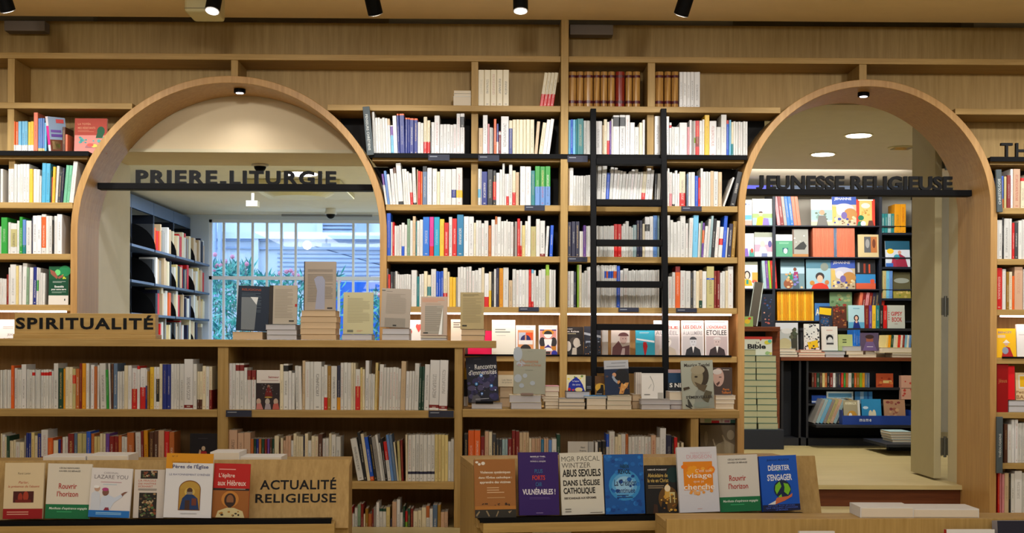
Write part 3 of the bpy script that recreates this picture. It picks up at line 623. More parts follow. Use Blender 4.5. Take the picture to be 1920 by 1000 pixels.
tag(mass.build('slim_paperbacks', off=(0, 0, 0)), 'the remaining slim paperbacks standing spine out on all the shelves', 'book', 'paperbacks standing on the shelves', 'stuff')
# ---------------------------------------------------------------- sets on the overhead shelf
zsh = zs1 + .0007
def spine_set(name, lab, cat, group, x, ws, top, code, extra=None, lean=0, Yf=YW + .02):
    for i, w in enumerate(ws):
        _seed[0] += 1
        b = dict(x0=X(x, Yf, top), x1=X(x + w, Yf, top), z=zsh, h=Z(top, Yf, x) - zsh, c=code, bands=extra or [], lean=0, Y=Yf, dep=.15, seed=_seed[0])
        b['lean'] = math.atan(lean * Yf / F / b['h'])
        loc, rot = placed(b); mb = MB(); book_mesh(mb, b); o = mb.build(name, off=(0, 0, 0)); o.location = loc; o.rotation_euler = rot
        tag(o, lab % nth(i + 1), cat, group); x += w
spine_set('hardback_book', '%s of five identical tall cream hardbacks beside the short divider, overhead', 'book', 'tall cream set overhead', 896.8, [11.6] * 5, 131, 'c')
spine_set('hardback_book', '%s of four leaning cream books with red feet against the tall post', 'book', 'leaning red footed set', 1012, [6.5, 6.5, 6.5, 6.5], 136, 'c', [('r', 0, .36)], 9)
spine_set('hardback_book', '%s of five thin white volumes beside the leather set, overhead', 'book', 'thin white set overhead', 1274, [7, 7, 7, 7, 11], 135, 'w')
LEA = wood('gilded_tan_leather', (120, 74, 34), (206, 158, 84), 'z', .22, 1.6)
LEAR = mat('red_leather', (130, 36, 22), .22); LEAB = mat('maroon_tooling', (84, 30, 36), .3)
WRAP = mat('shrink_wrap_glint', (214, 196, 176), .12, .8)
for i, (x, w) in enumerate([(1066.5, 14.5), (1081.5, 13), (1095.5, 17), (1113.5, 12), (1126.5, 13), (1140.5, 13), (1154.5, 17.5), (1173.5, 12.5), (1187, 14), (1229, 16), (1246.5, 12.5), (1260, 13)]):
    Yf = YW + .02; x0_, x1_ = X(x, Yf, 134), X(x + w, Yf, 134); w_ = x1_ - x0_; z1_ = Z(134, Yf, x); h = z1_ - zsh
    o = empty('leather_bound_book', (x0_, Yf, zsh), '%s of the twelve gilded leather volumes on the overhead shelf%s' % (nth(i + 1), ', the red one' if i == 6 else ''), 'book', 'gilded leather volumes overhead')
    m = LEAR if i == 6 else LEA
    mb = MB(); n = 8; r = w_ / 2
    pts = [(r + r * math.cos(math.pi + math.pi * j / n), .018 - .018 * math.sin(math.pi * j / n)) for j in range(n + 1)]
    v = [(p, q, z) for z in (0, h) for p, q in pts + [(w_, .15), (0, .15)]]; k = n + 3
    mb.add(v, [tuple(range(k - 1, -1, -1)), tuple(range(k, 2 * k))] + [(j, (j + 1) % k, k + (j + 1) % k, k + j) for j in range(k)], m); bd_ = mb.build('binding', o, off=(0, 0, 0), smooth=False)
    mb = MB()
    for q0, q1 in ((.10, .18), (.83, .90)):
        v = [(r + (r + .0008) * math.cos(math.pi + math.pi * j / n), .0178 - .0188 * math.sin(math.pi * j / n), h * q) for q in (q0, q1) for j in range(n + 1)]
        mb.add(v, [(j, j + 1, n + 2 + j, n + 1 + j) for j in range(n)], LEAB)
    mb.build('tooled_band', bd_, off=(0, 0, 0))
# ================================================================ books shown by their covers, and piles
def pm(c):
    if isinstance(c, str): c = PAL[c][0]
    return mat('print_%d_%d_%d' % tuple(c), c, .5, .25, var=.02)
class Frame:
    def __init__(s, px, Y, deg=0, py=900):
        s.p = at(px, py, Y); s.a = R(deg); s.u = Vector((math.cos(s.a), math.sin(s.a), 0)); s.n = Vector((-math.sin(s.a), math.cos(s.a), 0))
    def hit(s, px, py, off=0.0):
        d = R3 @ Vector(((px - CX) / F, (HY - py) / F, -1.0)); c = Vector((0, 0, CAMZ))
        return c + d * (((s.p + s.n * off - c).dot(s.n)) / d.dot(s.n))
    def loc(s, px, py, off=0.0):
        h = s.hit(px, py, off) - s.p
        return h.dot(s.u), h.dot(s.n), h.z
def paint(mb, art, w, h, y0=-.00035):
    for i, e in enumerate(art):
        k = e[0]; y = y0 - .00016 * i
        U = lambda u: (u - .5) * w
        V = lambda v: (1 - v) * h
        if k == 'r': mb.add([(U(e[1]), y, V(e[4])), (U(e[3]), y, V(e[4])), (U(e[3]), y, V(e[2])), (U(e[1]), y, V(e[2]))], [(0, 1, 2, 3)], pm(e[5]))
        elif k == 'e':
            n = 22; a0, a1 = (e[6], e[7]) if len(e) > 7 else (0, 360)
            pts = [(U(e[1] + e[3] * math.cos(R(a0 + (a1 - a0) * j / n))), y, V(e[2] - e[4] * math.sin(R(a0 + (a1 - a0) * j / n)))) for j in range(n if a1 - a0 == 360 else n + 1)]
            mb.add(pts, [tuple(range(len(pts)))], pm(e[5]))
        elif k == 'p': mb.add([(U(u), y, V(v)) for u, v in e[1]], [tuple(range(len(e[1])))], pm(e[2]))
        elif k == 't':
            o = e[7:] + (None,) * 4
            put_text(mb, e[1], U(e[2]), U(e[4]), V(e[5]), V(e[3]), y, pm(e[6]), 0, .012 if o[0] is None else o[0], o[1] or 0)
        elif k == 'l':
            rr = random.Random(int(e[2] * 997) + e[5])
            for j in range(e[5]):
                v0 = e[2] + (e[4] - e[2]) * j / e[5]; hh = (e[4] - e[2]) / e[5] * .42; u1 = e[3] - (e[3] - e[1]) * rr.choice((0, 0, .05, .3))
                mb.add([(U(e[1]), y, V(v0 + hh)), (U(u1), y, V(v0 + hh)), (U(u1), y, V(v0)), (U(e[1]), y, V(v0))], [(0, 1, 2, 3)], pm(e[6]))
        elif k == 's':                                            # loose dots: stars, stones, blossoms
            rr = random.Random(int(e[5] * 31 + e[1] * 100))
            for j in range(e[5]):
                q = rr.uniform(.4, 1) * e[6]; cu = min(max(rr.uniform(e[1], e[3]), q), 1 - q); cv = min(max(rr.uniform(e[2], e[4]), q * w / h), 1 - q * w / h); c = pm(e[7][j % len(e[7])]); m_ = 8; ph = rr.uniform(0, 1)
                mb.add([(U(cu + q * math.cos(6.283 * t / m_)), y - .00001 * j, V(cv + q * w / h * (.6 + .4 * ph) * math.sin(6.283 * t / m_))) for t in range(m_)], [tuple(range(m_ - 1, -1, -1))], c)
def display(label, rect, Yf, col, art=(), lean=8, tilt=0, yaw=0, t=.016, zb=None, fr=None, off=0, name='displayed_book', group=None, page=None, parts=True, cat='book'):
    x0, y0, x1, y1 = rect; xm = (x0 + x1) / 2
    if fr: p = fr.hit(xm, y1, off); sc = (fr.hit(x1, y1, off) - fr.hit(x0, y1, off)).length / (x1 - x0); yaw += math.degrees(fr.a)
    else: p = at(xm, y1, Yf); sc = Yf / F
    if zb is not None: p.z = zb
    w = (x1 - x0) * sc; h = (y1 - y0) * sc / math.cos(R(lean))
    if zb is not None and not fr: h = (Z(y0, Yf, xm) - zb) / math.cos(R(lean))
    p.z += t * math.sin(R(lean)) + w / 2 * abs(math.sin(R(tilt))) + .0005
    o = empty(name, p, label, cat, group, (R(-lean), R(tilt), R(yaw)))
    c = pm(col); Z0 = (0, 0, 0)
    b = MB(); b.box(-w / 2, w / 2, 0, .0012, 0, h, c); b.box(-w / 2, w / 2, t - .0012, t, 0, h, c); b.box(-w / 2, -w / 2 + .0014, .0012, t - .0012, 0, h, c)
    cv = o
    if parts: cv = b.build('cover', o, off=Z0); b = MB()
    b.box(-w / 2 + .0014, w / 2 - .002, .0012, t - .0012, .001, h - .002, page or PAGE)
    if parts: b.build('page_block', o, off=Z0); b = MB()
    if art:
        paint(b, art, w, h)
    if b.v: b.build('cover_print' if parts else 'cover', cv if parts else o, off=Z0)
    return o
def pile(label, x0, x1, zb, Yf, items, dep=.15, group='flat book piles', name='stacked_book'):
    """books lying flat, lowest first: (height in px, left shift, right shift, cover colour, page material)"""
    z = zb + .0006; n = len(items); sc = Yf / F
    for i, (hp, a, b_, cc, pg) in enumerate(items):
        h = hp * sc; q0, q1 = X(x0 + a, Yf), X(x1 + b_, Yf); yy = Yf + random.uniform(0, .006)
        mb = MB(); c = pm(cc)
        mb.box(q0, q1, yy, yy + dep, z + .0003, z + .0015, c); mb.box(q0, q1, yy, yy + dep, z + h - .0015, z + h - .0003, c)
        mb.box(q0, q1, yy + dep - .0015, yy + dep, z + .0015, z + h - .0015, c); mb.box(q0 + .002, q1 - .002, yy + .002, yy + dep - .0015, z + .0015, z + h - .0015, pg)
        o = mb.build(name)
        which = 'only book lying flat' if n == 1 else (('top' if i == n - 1 else 'bottom' if i == 0 else nth(i + 1) + ' from bottom') + ' of %s flat books' % ['', 'one', 'two', 'three', 'four', 'five', 'six', 'seven', 'eight', 'nine', 'ten', 'eleven', 'twelve', 'thirteen', 'fourteen'][n])
        tag(o, which + ' ' + label, 'book', group); z += h
    return z
P_, G_, T_ = PAGE, PAGEG, PAGET
LG = (150, 146, 128)
# ---- overhead pile
pile('on the overhead shelf left of its short divider', 848, 882, zs1, YW + .02, [(18, 0, 0, 'W', P_), (5.5, 1, 0, 'W', P_), (5.5, 1, 0, 'c', P_)])
# ---- on top of the tall unit, seen from behind
YT = YU + .035; DK = (30, 36, 48); BK = (176, 164, 146)
z = pile('under the dark display book on the tall unit', 436, 493, ztp, YT, [(14.5, 0, 0, 'e', T_)])
display('dark blue book with clear bookmark pocket, standing on the tall unit', (442, 538, 502, 622), YT + .03, (22, 34, 52), [('t', 'RELIGIONS', .12, .06, .72, .11, (150, 70, 40)), ('l', .12, .16, .74, .6, 14, (70, 84, 96)), ('p', [(.12, .26), (.62, .25), (.58, .98), (.16, .98)], (110, 116, 120)), ('p', [(.4, .25), (.64, .25), (.6, .42)], (214, 216, 214))], 7, 2, zb=z)
z = pile('under the red dotted display book, tall unit', 500, 557, ztp, YT, [(9, 0, 0, 'g', G_), (9.5, 0, 0, 'g', G_), (10, -2, -2, 'g', G_)])
display('greyish book back with small red dot, standing on the tall unit', (504, 536, 556, 609), YT + .03, BK, [('r', 0, 0, .14, 1, (44, 36, 30)), ('l', .2, .1, .85, .86, 20, (150, 140, 124)), ('r', .93, .48, 1, .55, (170, 30, 24)), ('r', .72, .9, .9, .94, (60, 56, 50))], 6, zb=z)
z = pile('under the tallest display book on the tall unit', 563, 631, ztp, YT, [(10.5, 1, 0, 'e', T_), (11, 0, -1, 'e', T_), (11.5, 0, 0, 'e', T_), (11, 0, 1, 'e', T_), (11, 2, -1, 'e', T_)])
display('tallest grey-brown book back on the tall unit, on five flat books', (569, 491, 629, 582), YT + .03, (160, 146, 130), [('r', 0, 0, .03, 1, (40, 34, 34)), ('l', .12, .16, .9, .22, 3, (120, 110, 100)), ('l', .12, .26, .9, .84, 18, (126, 116, 104)), ('p', [(.32, .36), (.42, .3), (.58, .3), (.66, .38), (.66, .98), (.36, .98), (.42, .6)], (150, 152, 170)), ('r', .74, .94, .9, .97, (50, 46, 46))], 4, zb=z)
z = pile('under the olive display book on the tall unit', 641, 698, ztp, YT, [(10.5, 0, 0, 'g', G_)])
display('pale olive book back with barcode, standing on the tall unit', (643, 549, 699, 627.5), YT + .03, (188, 180, 140), [('t', '<', .14, .08, .2, .11, (40, 40, 36)), ('l', .14, .14, .88, .74, 17, (160, 152, 118)), ('r', .14, .9, .34, .96, (110, 110, 92)), ('l', .46, .91, .66, .96, 2, (190, 140, 110))], 6, zb=z)
z = pile('under the shiny grey display book on the tall unit', 716, 768, ztp, YT, [(11, 0, 0, 'g', G_), (11, 1, 0, 'g', G_)])
display('shiny grey-brown book back standing beside the wide arch edge', (713, 543, 768, 615), YT + .03, (164, 152, 138), [('l', .16, .07, .36, .1, 1, (120, 112, 104)), ('l', .16, .14, .84, .66, 16, (146, 136, 122)), ('r', .14, .76, .84, .99, (138, 130, 118)), ('r', .42, .93, .54, .97, (54, 52, 48)), ('r', -.0, .05, .12, .065, (40, 60, 50))], 8, 2, zb=z)
z = pile('under the pink bordered display book on the tall unit', 789, 838, ztp, YT, [(4.5, 0, 0, 'g', G_), (4, 0, 0, 'g', P_)])
display('pink and grey bordered book back with white flap, on the tall unit', (788.5, 557, 838, 629), YT + .03, (186, 164, 146), [('l', .05, .05, .9, .16, 3, (206, 140, 110)), ('l', .18, .19, .76, .2, 1, (90, 84, 78)), ('r', .16, .23, .86, .96, (160, 152, 138)), ('l', .16, .26, .8, .9, 13, (140, 132, 120)), ('p', [(.84, .26), (.8, .98), (.68, .98)], (232, 232, 226)), ('r', .1, .92, .28, .95, (50, 50, 46))], 6, zb=z)
z = pile('under the rightmost olive display book on the tall unit', 865, 909, ztp, YT, [(10, 0, 0, (150, 138, 118), T_), (11, 0, 1, (150, 138, 118), T_)])
display('rightmost olive-tan book back standing on the tall unit', (863, 549, 907, 617), YT + .03, (174, 156, 112), [('l', .1, .05, .8, .12, 3, (120, 110, 80)), ('l', .1, .16, .9, .84, 15, (152, 138, 100)), ('r', .08, .89, .28, .93, (52, 50, 42))], 5, zb=z)
# ---- cover-out shelf above the counter
Z5 = ROWZ[5] + .001; Y5 = YW + .015
def man(skin, hair, coat, cx=.5, top=.42, bgc=None, hat=False):
    a = [('e', cx, top + .13, .15, .13, skin), ('p', [(cx - .36, 1), (cx - .3, .82), (cx - .1, .74), (cx + .1, .74), (cx + .3, .82), (cx + .36, 1)], coat), ('p', [(cx - .06, .72), (cx + .06, .72), (cx, .92)], (226, 222, 218)), ('e', cx, top + .06, .16, .08, hair, 0, 180)]
    return a + [('e', cx - .05, top + .12, .02, .012, (60, 50, 48)), ('e', cx + .06, top + .12, .02, .012, (60, 50, 48)), ('r', cx - .03, top + .2, .03 + cx, top + .21, (110, 80, 74))]
display('white book with a red heart, half hidden on the cover-out shelf', (766, 601, 792, 667), Y5, (238, 234, 226), [('e', .62, .18, .12, .06, (226, 84, 74)), ('e', .8, .18, .12, .06, (226, 84, 74)), ('p', [(.5, .2), (.93, .2), (.72, .36)], (226, 84, 74)), ('e', .1, .34, .14, .07, (226, 84, 74)), ('l', .5, .8, .8, .86, 2, (160, 150, 140))], 6, zb=Z5)
display('cream book with three lines of dark writing on the cover-out shelf', (845, 600, 868, 667), Y5, (224, 212, 190), [('l', .2, .08, .9, .26, 3, (90, 84, 80))], 6, zb=Z5)
display('pink boxed book behind the tall unit end, on the cover-out shelf', (872, 621, 924, 667), Y5 + .03, (222, 24, 84), [('r', 0, 0, .1, 1, (70, 56, 52)), ('r', .55, .12, .7, .17, (240, 220, 226))], 4, zb=Z5)
display('tall plain cream book on the cover-out shelf', (922, 601, 966, 667), Y5, (232, 228, 212), [('l', .14, .26, .78, .4, 2, (130, 140, 130)), ('l', .2, .44, .76, .46, 1, (150, 156, 146)), ('r', .05, .93, .95, .934, (206, 202, 188))], 7, zb=Z5, page=P_)
geo = lambda: [('r', .06, .06, .94, .1, (170, 170, 180))]
display('geometric cover with navy dome, behind the tall grey-green book', (967, 611, 1004, 667), Y5, (236, 232, 230), [('l', .5, .05, .84, .07, 1, (130, 130, 150)), ('r', .1, .16, .9, 1, (226, 150, 96)), ('r', .14, .24, .5, .5, (186, 192, 206)), ('r', .5, .24, .86, .5, (226, 84, 34)), ('e', .5, .5, .26, .18, (40, 40, 96), 0, 180), ('r', .46, .33, .54, .5, (196, 140, 110)), ('r', .14, .5, .86, .64, (236, 230, 224)), ('e', .5, .82, .28, .18, (44, 38, 34), 0, 180), ('r', .22, .82, .78, 1, (236, 230, 224))], 5, zb=Z5)
display('geometric cover with white hourglass figure beside the tall post', (1010, 611, 1045, 667), Y5, (236, 232, 232), [('l', .3, .05, .9, .07, 1, (150, 150, 165)), ('r', .06, .14, .94, 1, (222, 150, 140)), ('r', .06, .14, .3, .18, (50, 44, 130)), ('r', .7, .14, .94, .18, (50, 44, 130)), ('e', .5, .24, .32, .1, (206, 138, 40)), ('e', .5, .3, .22, .12, (44, 40, 38), 0, 180), ('e', .5, .3, .22, .13, (240, 238, 236), 180, 360), ('e', .2, .56, .17, .16, (48, 42, 44)), ('e', .8, .56, .17, .16, (48, 42, 44)), ('p', [(.28, .46), (.72, .46), (.66, .7), (.34, .7)], (240, 238, 236)), ('p', [(.3, .76), (.5, .64), (.7, .76)], (50, 44, 130)), ('r', .08, .7, .3, .82, (200, 128, 32)), ('r', .7, .7, .92, .82, (200, 128, 32)), ('e', .5, .86, .24, .12, (240, 238, 236), 0, 180), ('r', .28, .88, .62, .96, (44, 40, 38)), ('e', .84, .94, .16, .1, (40, 44, 150))], 5, zb=Z5)
display('black cover with pale profile beside the tall post', (1062, 614, 1094, 667), Y5, (36, 30, 28), [('t', 'Jacques', .04, .05, .36, .1, (226, 224, 220)), ('t', 'et Raïssa', .04, .13, .74, .19, (226, 224, 220)), ('l', .06, .23, .56, .28, 1, (200, 190, 150)), ('e', .5, .5, .3, .14, (70, 62, 56)), ('e', .6, .56, .2, .17, (206, 196, 182)), ('p', [(.3, 1), (.36, .74), (.6, .72), (.6, 1)], (196, 186, 170)), ('e', .1, .68, .18, .18, (210, 202, 190)), ('p', [(.72, .56), (.86, .64), (.72, .7)], (206, 196, 182))], 6, zb=Z5)
display('dark patterned cover with orange specks behind the ladder stile', (1095, 613, 1127, 667), Y5, (44, 46, 56), [('p', [(0, .2), (1, .32), (1, .4), (0, .28)], (170, 176, 184)), ('s', .05, .4, .95, .98, 26, .06, [(214, 138, 60), (70, 84, 104), (150, 160, 170), (206, 150, 90)]), ('r', .1, .5, .7, .56, (150, 160, 176))], 5, zb=Z5)
display('white spined thick volume behind the ladder', (1129, 611, 1140, 667), Y5, (226, 222, 218), [('r', .1, .0, .16, 1, (180, 176, 172))], 2, zb=Z5, t=.11)
display('cover with a seated man in a beret, behind the ladder', (1146, 610, 1181, 667), Y5, (226, 216, 206), [('l', .08, .06, .8, .18, 2, (150, 140, 136)), ('e', .66, .46, .2, .17, (206, 176, 166)), ('e', .66, .37, .28, .12, (110, 70, 70), 0, 180), ('p', [(.04, 1), (.08, .74), (.4, .52), (.6, .72), (.98, .66), (.98, 1)], (122, 82, 84)), ('p', [(.5, 1), (.6, .76), (.74, .76), (.72, 1)], (226, 206, 206)), ('r', .6, .44, .66, .46, (80, 52, 56)), ('r', .74, .44, .8, .46, (80, 52, 56))], 6, zb=Z5)
display('cyan cover with a small red figure, behind the ladder', (1192, 610, 1228, 667), Y5, (60, 184, 214), [('t', "de l'Église", .18, .12, .8, .19, (20, 90, 120)), ('l', .2, .24, .7, .3, 2, (190, 230, 238)), ('p', [(.04, .44), (.98, .52), (.98, .58), (.04, .49)], (236, 244, 246)), ('p', [(.4, .56), (.56, .56), (.62, .7), (.52, .98), (.46, .98), (.38, .7)], (206, 36, 40))], 6, zb=Z5)
for (a, b_, lab, t1, t2, sk, hr, ct) in ((1226, 1275, 'white cover with a pale portrait, partly behind the ladder stile', 'FIDÈLE', 'AU RÉEL', (226, 222, 214), (190, 186, 178), (186, 176, 160)), (1278, 1320, 'white cover with a man in black looking up, beside the ladder', 'LES DEUX', 'À LA LUMIÈRE', (206, 206, 210), (70, 70, 74), (40, 40, 44)), (1322, 1366, "white cover reading L'IGNORANCE ÉTOILÉE with an old man's portrait", "L'IGNORANCE", 'ETOILEE', (196, 176, 172), (206, 200, 198), (52, 40, 42))):
    display(lab, (a, 602, b_, 667), Y5 + (.02 if a == 1226 else 0), (232, 226, 224), [('l', .08, .03, .9, .07, 1, (150, 146, 150)), ('t', t1, .08, .14, .92, .23, (200, 70, 56)), ('t', t2, .07, .27, .93, .41, (54, 48, 46) if a > 1300 else (160, 156, 158)), ('r', .05, .44, .95, .98, (196, 190, 190) if a < 1300 else (186, 168, 168))] + man(sk, hr, ct, .52, .48), 5, zb=Z5, group='white portrait covers')
# ---- the far right and far left cover-out books
display('yellow cover with a crowned red robed figure, far right bookcase', (1869, 617, 1906, 671), YW + .015, (240, 186, 22), [('t', 'BENOÎT', .1, .08, .8, .17, (120, 116, 150)), ('r', .06, .22, .46, .32, (226, 196, 150)), ('e', .5, .52, .1, .07, (214, 170, 150)), ('p', [(.24, 1), (.34, .68), (.5, .62), (.68, .66), (.86, 1)], (176, 34, 34)), ('e', .44, .76, .16, .12, (140, 150, 170)), ('e', .5, .46, .14, .04, (90, 40, 56)), ('p', [(.3, .5), (.5, .38), (.7, .5)], (236, 226, 206))], 5, zb=ROWZ[5])
display('plain white book beside the yellow crowned cover', (1907, 609, 1950, 671), YW + .02, (228, 226, 222), [('l', .1, .3, .6, .36, 1, (200, 198, 194))], 5, zb=ROWZ[5])
display('tall dark red binder standing in the far right bookcase', (1869, 680, 1890, 770), YW + .012, (150, 8, 10), [('t', 'Jésus', .12, .33, .9, .43, (190, 120, 70), .0)], 0, zb=ROWZ[6], t=.16)
z = pile('under the bright red box in the far right bookcase', 1893, 1932, ROWZ[6], YW + .012, [(12, 0, 0, 'g', G_), (10, 0, 0, 'g', G_)])
display('bright red boxed book on two flat books, far right bookcase', (1890, 688, 1903, 747), YW + .02, (226, 16, 28), [], 2, zb=z, t=.1)
display('cream cover with a yellow square, cut by the photo edge', (1905, 700, 1945, 747), YW + .03, (226, 196, 150), [('r', .14, .08, 1, .58, (230, 226, 210)), ('r', .2, .13, 1, .52, (236, 182, 20)), ('t', 'Petit', .02, .66, .5, .76, (150, 110, 70)), ('t', 'BALT', .02, .82, .7, .96, (150, 110, 70))], 5, zb=z)
display('dark green cover with cupped hands, end of the fourth shelf', (91, 500, 128, 571.5), YW + .02, (14, 70, 46), [('r', 0, 0, 1, .34, (20, 84, 50)), ('e', .8, .12, .3, .14, (30, 130, 76)), ('e', .44, .16, .14, .08, (110, 206, 120)), ('p', [(.05, .08), (.3, .14), (.46, .28), (.4, .33), (.1, .2)], (150, 84, 66)), ('p', [(.46, .28), (.74, .2), (.7, .28), (.5, .33)], (150, 84, 66)), ('s', .7, .2, .95, .32, 5, .06, [(190, 200, 60)]), ('l', .2, .39, .85, .44, 2, (170, 190, 176)), ('t', 'Ensemble', .3, .5, .76, .555, (226, 230, 224), .03), ('t', 'pour notre terre', .14, .58, .88, .635, (226, 230, 224), .03), ('l', .16, .66, .88, .71, 2, (150, 180, 160)), ('r', 0, .76, 1, 1, (222, 216, 206)), ('e', .82, .87, .03, .03, (40, 50, 40))], 2, zb=ROWZ[4])
display('white cover beside the SPIRITUALITÉ block, far left', (-12, 600, 28, 667), YW + .02, (236, 230, 224), [('t', 'JEAN', .6, .42, .95, .5, (150, 140, 136)), ('t', 'BAPTISTE', .45, .55, .98, .62, (150, 140, 136)), ('l', .4, .2, .9, .3, 2, (200, 190, 186))], 5, zb=ROWZ[5])
o = display('pink and red cover with a cactus, tucked beside the wide arch', (139, 222, 199, 284.5), YW + .06, (222, 140, 130), [('r', 0, 0, 1, .48, (176, 62, 42)), ('t', 'LA TOTÉA', .1, .12, .5, .19, (214, 150, 110)), ('t', 'MES RÉSISTANTS', .1, .23, .64, .3, (214, 150, 110)), ('l', .1, .34, .6, .4, 2, (200, 120, 90)), ('e', .82, .36, .12, .13, (18, 84, 50)), ('p', [(.66, .56), (.72, .36), (.94, .4), (.86, .56)], (18, 84, 50)), ('s', .15, .54, .9, .72, 12, .07, [(90, 170, 164), (60, 150, 150)]), ('e', .56, .84, .22, .13, (176, 110, 116), 0, 180), ('e', .62, .78, .1, .05, (240, 206, 90)), ('e', .5, .76, .1, .05, (226, 90, 80))], 4, zb=ROWZ[1])
# a book turned a quarter towards us at the end of the row on the far left black shelf
o = empty('displayed_book', at(91.5, 284, YW + .01), 'white and magenta spined gardening magazine turned outwards, far left black shelf', 'book', None, (0, R(-6), R(0)))
o.location.z = ROWZ[1] + .003; Z0 = (0, 0, 0); hh = .185
b = MB(); b.box(0, .012, 0, .003, 0, hh, pm((222, 210, 216))); b.box(-.0002, .0122, -.0006, 0, .035, .135, pm((222, 40, 140))); b.build('spine', o, off=Z0)
b = MB(); v = [(.012, 0, 0), (.078, .075, 0), (.078, .075, hh * .98), (.012, 0, hh), (.004, .006, 0), (.07, .08, 0), (.07, .08, hh * .98), (.004, .006, hh)]
b.add(v, [(0, 1, 2, 3), (7, 6, 5, 4), (0, 4, 5, 1), (3, 2, 6, 7), (1, 5, 6, 2), (0, 3, 7, 4)], pm((150, 170, 196)))
q = lambda u, w: (.0123 + .066 * u, -.0006 + .075 * u, hh * w)
for u0, u1, w0, w1, c in ((.1, .9, .42, .5, (110, 80, 160)), (.1, .7, .55, .62, (120, 90, 170)), (.45, .9, .82, .93, (214, 90, 90)), (.0, 1, 0, .34, (120, 70, 50)), (.12, .6, .06, .3, (214, 186, 130)), (.3, .55, .12, .22, (120, 150, 60)), (.7, .95, .1, .26, (206, 150, 140))):
    b.add([tuple(a + d * .0004 for a, d in zip(q(u, w), (1, -1, 0))) for u, w in ((u0, w0), (u1, w0), (u1, w1), (u0, w1))], [(0, 1, 2, 3)], pm(c))
b.build('cover', o, off=Z0)
# ---- row on the unit shelves with covers turned out
display('cover with a red robed figure over three white hooded ones', (480.5, 695, 524, 768.5), YS, (226, 218, 212), [('t', 'Seigneur', .5, .15, .96, .22, (150, 30, 34), .02), ('l', .2, .26, .94, .28, 1, (150, 70, 70)), ('r', 0, .33, 1, 1, (46, 34, 34)), ('e', .52, .42, .06, .05, (150, 110, 90)), ('p', [(.36, .66), (.42, .48), (.52, .42), (.62, .48), (.7, .66)], (112, 26, 22)), ('e', .52, .69, .17, .02, (180, 140, 60)), ('e', .1, .8, .1, .08, (186, 160, 140)), ('p', [(0, 1), (.02, .86), (.2, .84), (.3, 1)], (190, 120, 110)), ('e', .48, .8, .1, .08, (180, 170, 160)), ('p', [(.36, 1), (.4, .86), (.6, .86), (.64, 1)], (160, 150, 156)), ('e', .84, .8, .1, .08, (186, 160, 140)), ('p', [(.7, 1), (.74, .86), (.94, .84), (1, 1)], (180, 90, 76)), ('s', .05, .36, .95, .6, 14, .04, [(120, 112, 110), (90, 80, 84)])], 3, zb=UA)
display('black cover with a red robed figure, end of the middle shelf', (355, 814, 406, 903), YS, (24, 18, 22), [('l', .3, .1, .65, .13, 1, (60, 54, 60)), ('e', .5, .32, .07, .05, (196, 170, 140)), ('p', [(.26, .7), (.3, .48), (.44, .38), (.6, .38), (.72, .54), (.66, .7)], (160, 30, 34)), ('p', [(.52, .7), (.6, .42), (.7, .54), (.62, .7)], (140, 156, 150)), ('p', [(.3, .5), (.36, .34), (.42, .36), (.38, .5)], (196, 160, 130)), ('e', .66, .6, .06, .05, (120, 60, 40))], 3, zb=UB)
display("white cover reading L'ABANDON among the counter unit books", (1064.5, 829, 1113, 903), YS, (206, 202, 194), [('t', 'Henri', .5, .12, .66, .17, (70, 66, 62)), ('t', 'Francq', .46, .21, .7, .26, (70, 66, 62)), ('t', "L'ABANDON", .1, .33, .72, .42, (60, 56, 54)), ('r', .78, 0, .8, 1, (120, 120, 120)), ('r', .8, 0, .98, 1, (180, 180, 180))], 2, zb=UB)
zz = Z(868, YW, 1347)
MB().box(X(1313, YW), X(1383, YW), YW + .02, YB, zz - .03, zz, OAKH).build('shelf', bpy.data.objects['bookcase'])
display('large sepia art book with a reclining carved figure, low beside the arch', (1312.5, 795, 1382.5, 868), YW + .05, (118, 104, 82), [('r', 0, 0, 1, .04, (30, 26, 24)), ('e', .82, .3, .1, .13, (164, 150, 124)), ('p', [(.1, .98), (.22, .72), (.5, .52), (.7, .44), (.92, .56), (.9, .8), (.6, .82), (.5, .98)], (160, 146, 118)), ('p', [(.62, .3), (.72, .5), (.66, .52), (.58, .3)], (170, 156, 128)), ('e', .16, .4, .05, .2, (140, 126, 100)), ('p', [(.36, .4), (.46, .7), (.42, .72), (.33, .42)], (176, 164, 138))], 2, zb=zz)
display('pale book with red and white edge lying above the sepia book', (1312.5, 785, 1382, 795), YW + .05, (226, 220, 216), [('r', 0, 0, .1, 1, (232, 226, 222)), ('r', .12, .1, .3, .9, (170, 196, 176)), ('r', .31, .5, .52, 1, (206, 40, 56)), ('r', .56, .1, .62, .9, (206, 190, 186)), ('r', .66, .4, .8, .9, (180, 120, 140)), ('r', .82, .3, 1, 1, (60, 110, 100))], 0, t=.16, name='stacked_book', zb=zz + (868 - 795) * YW / F + .001)
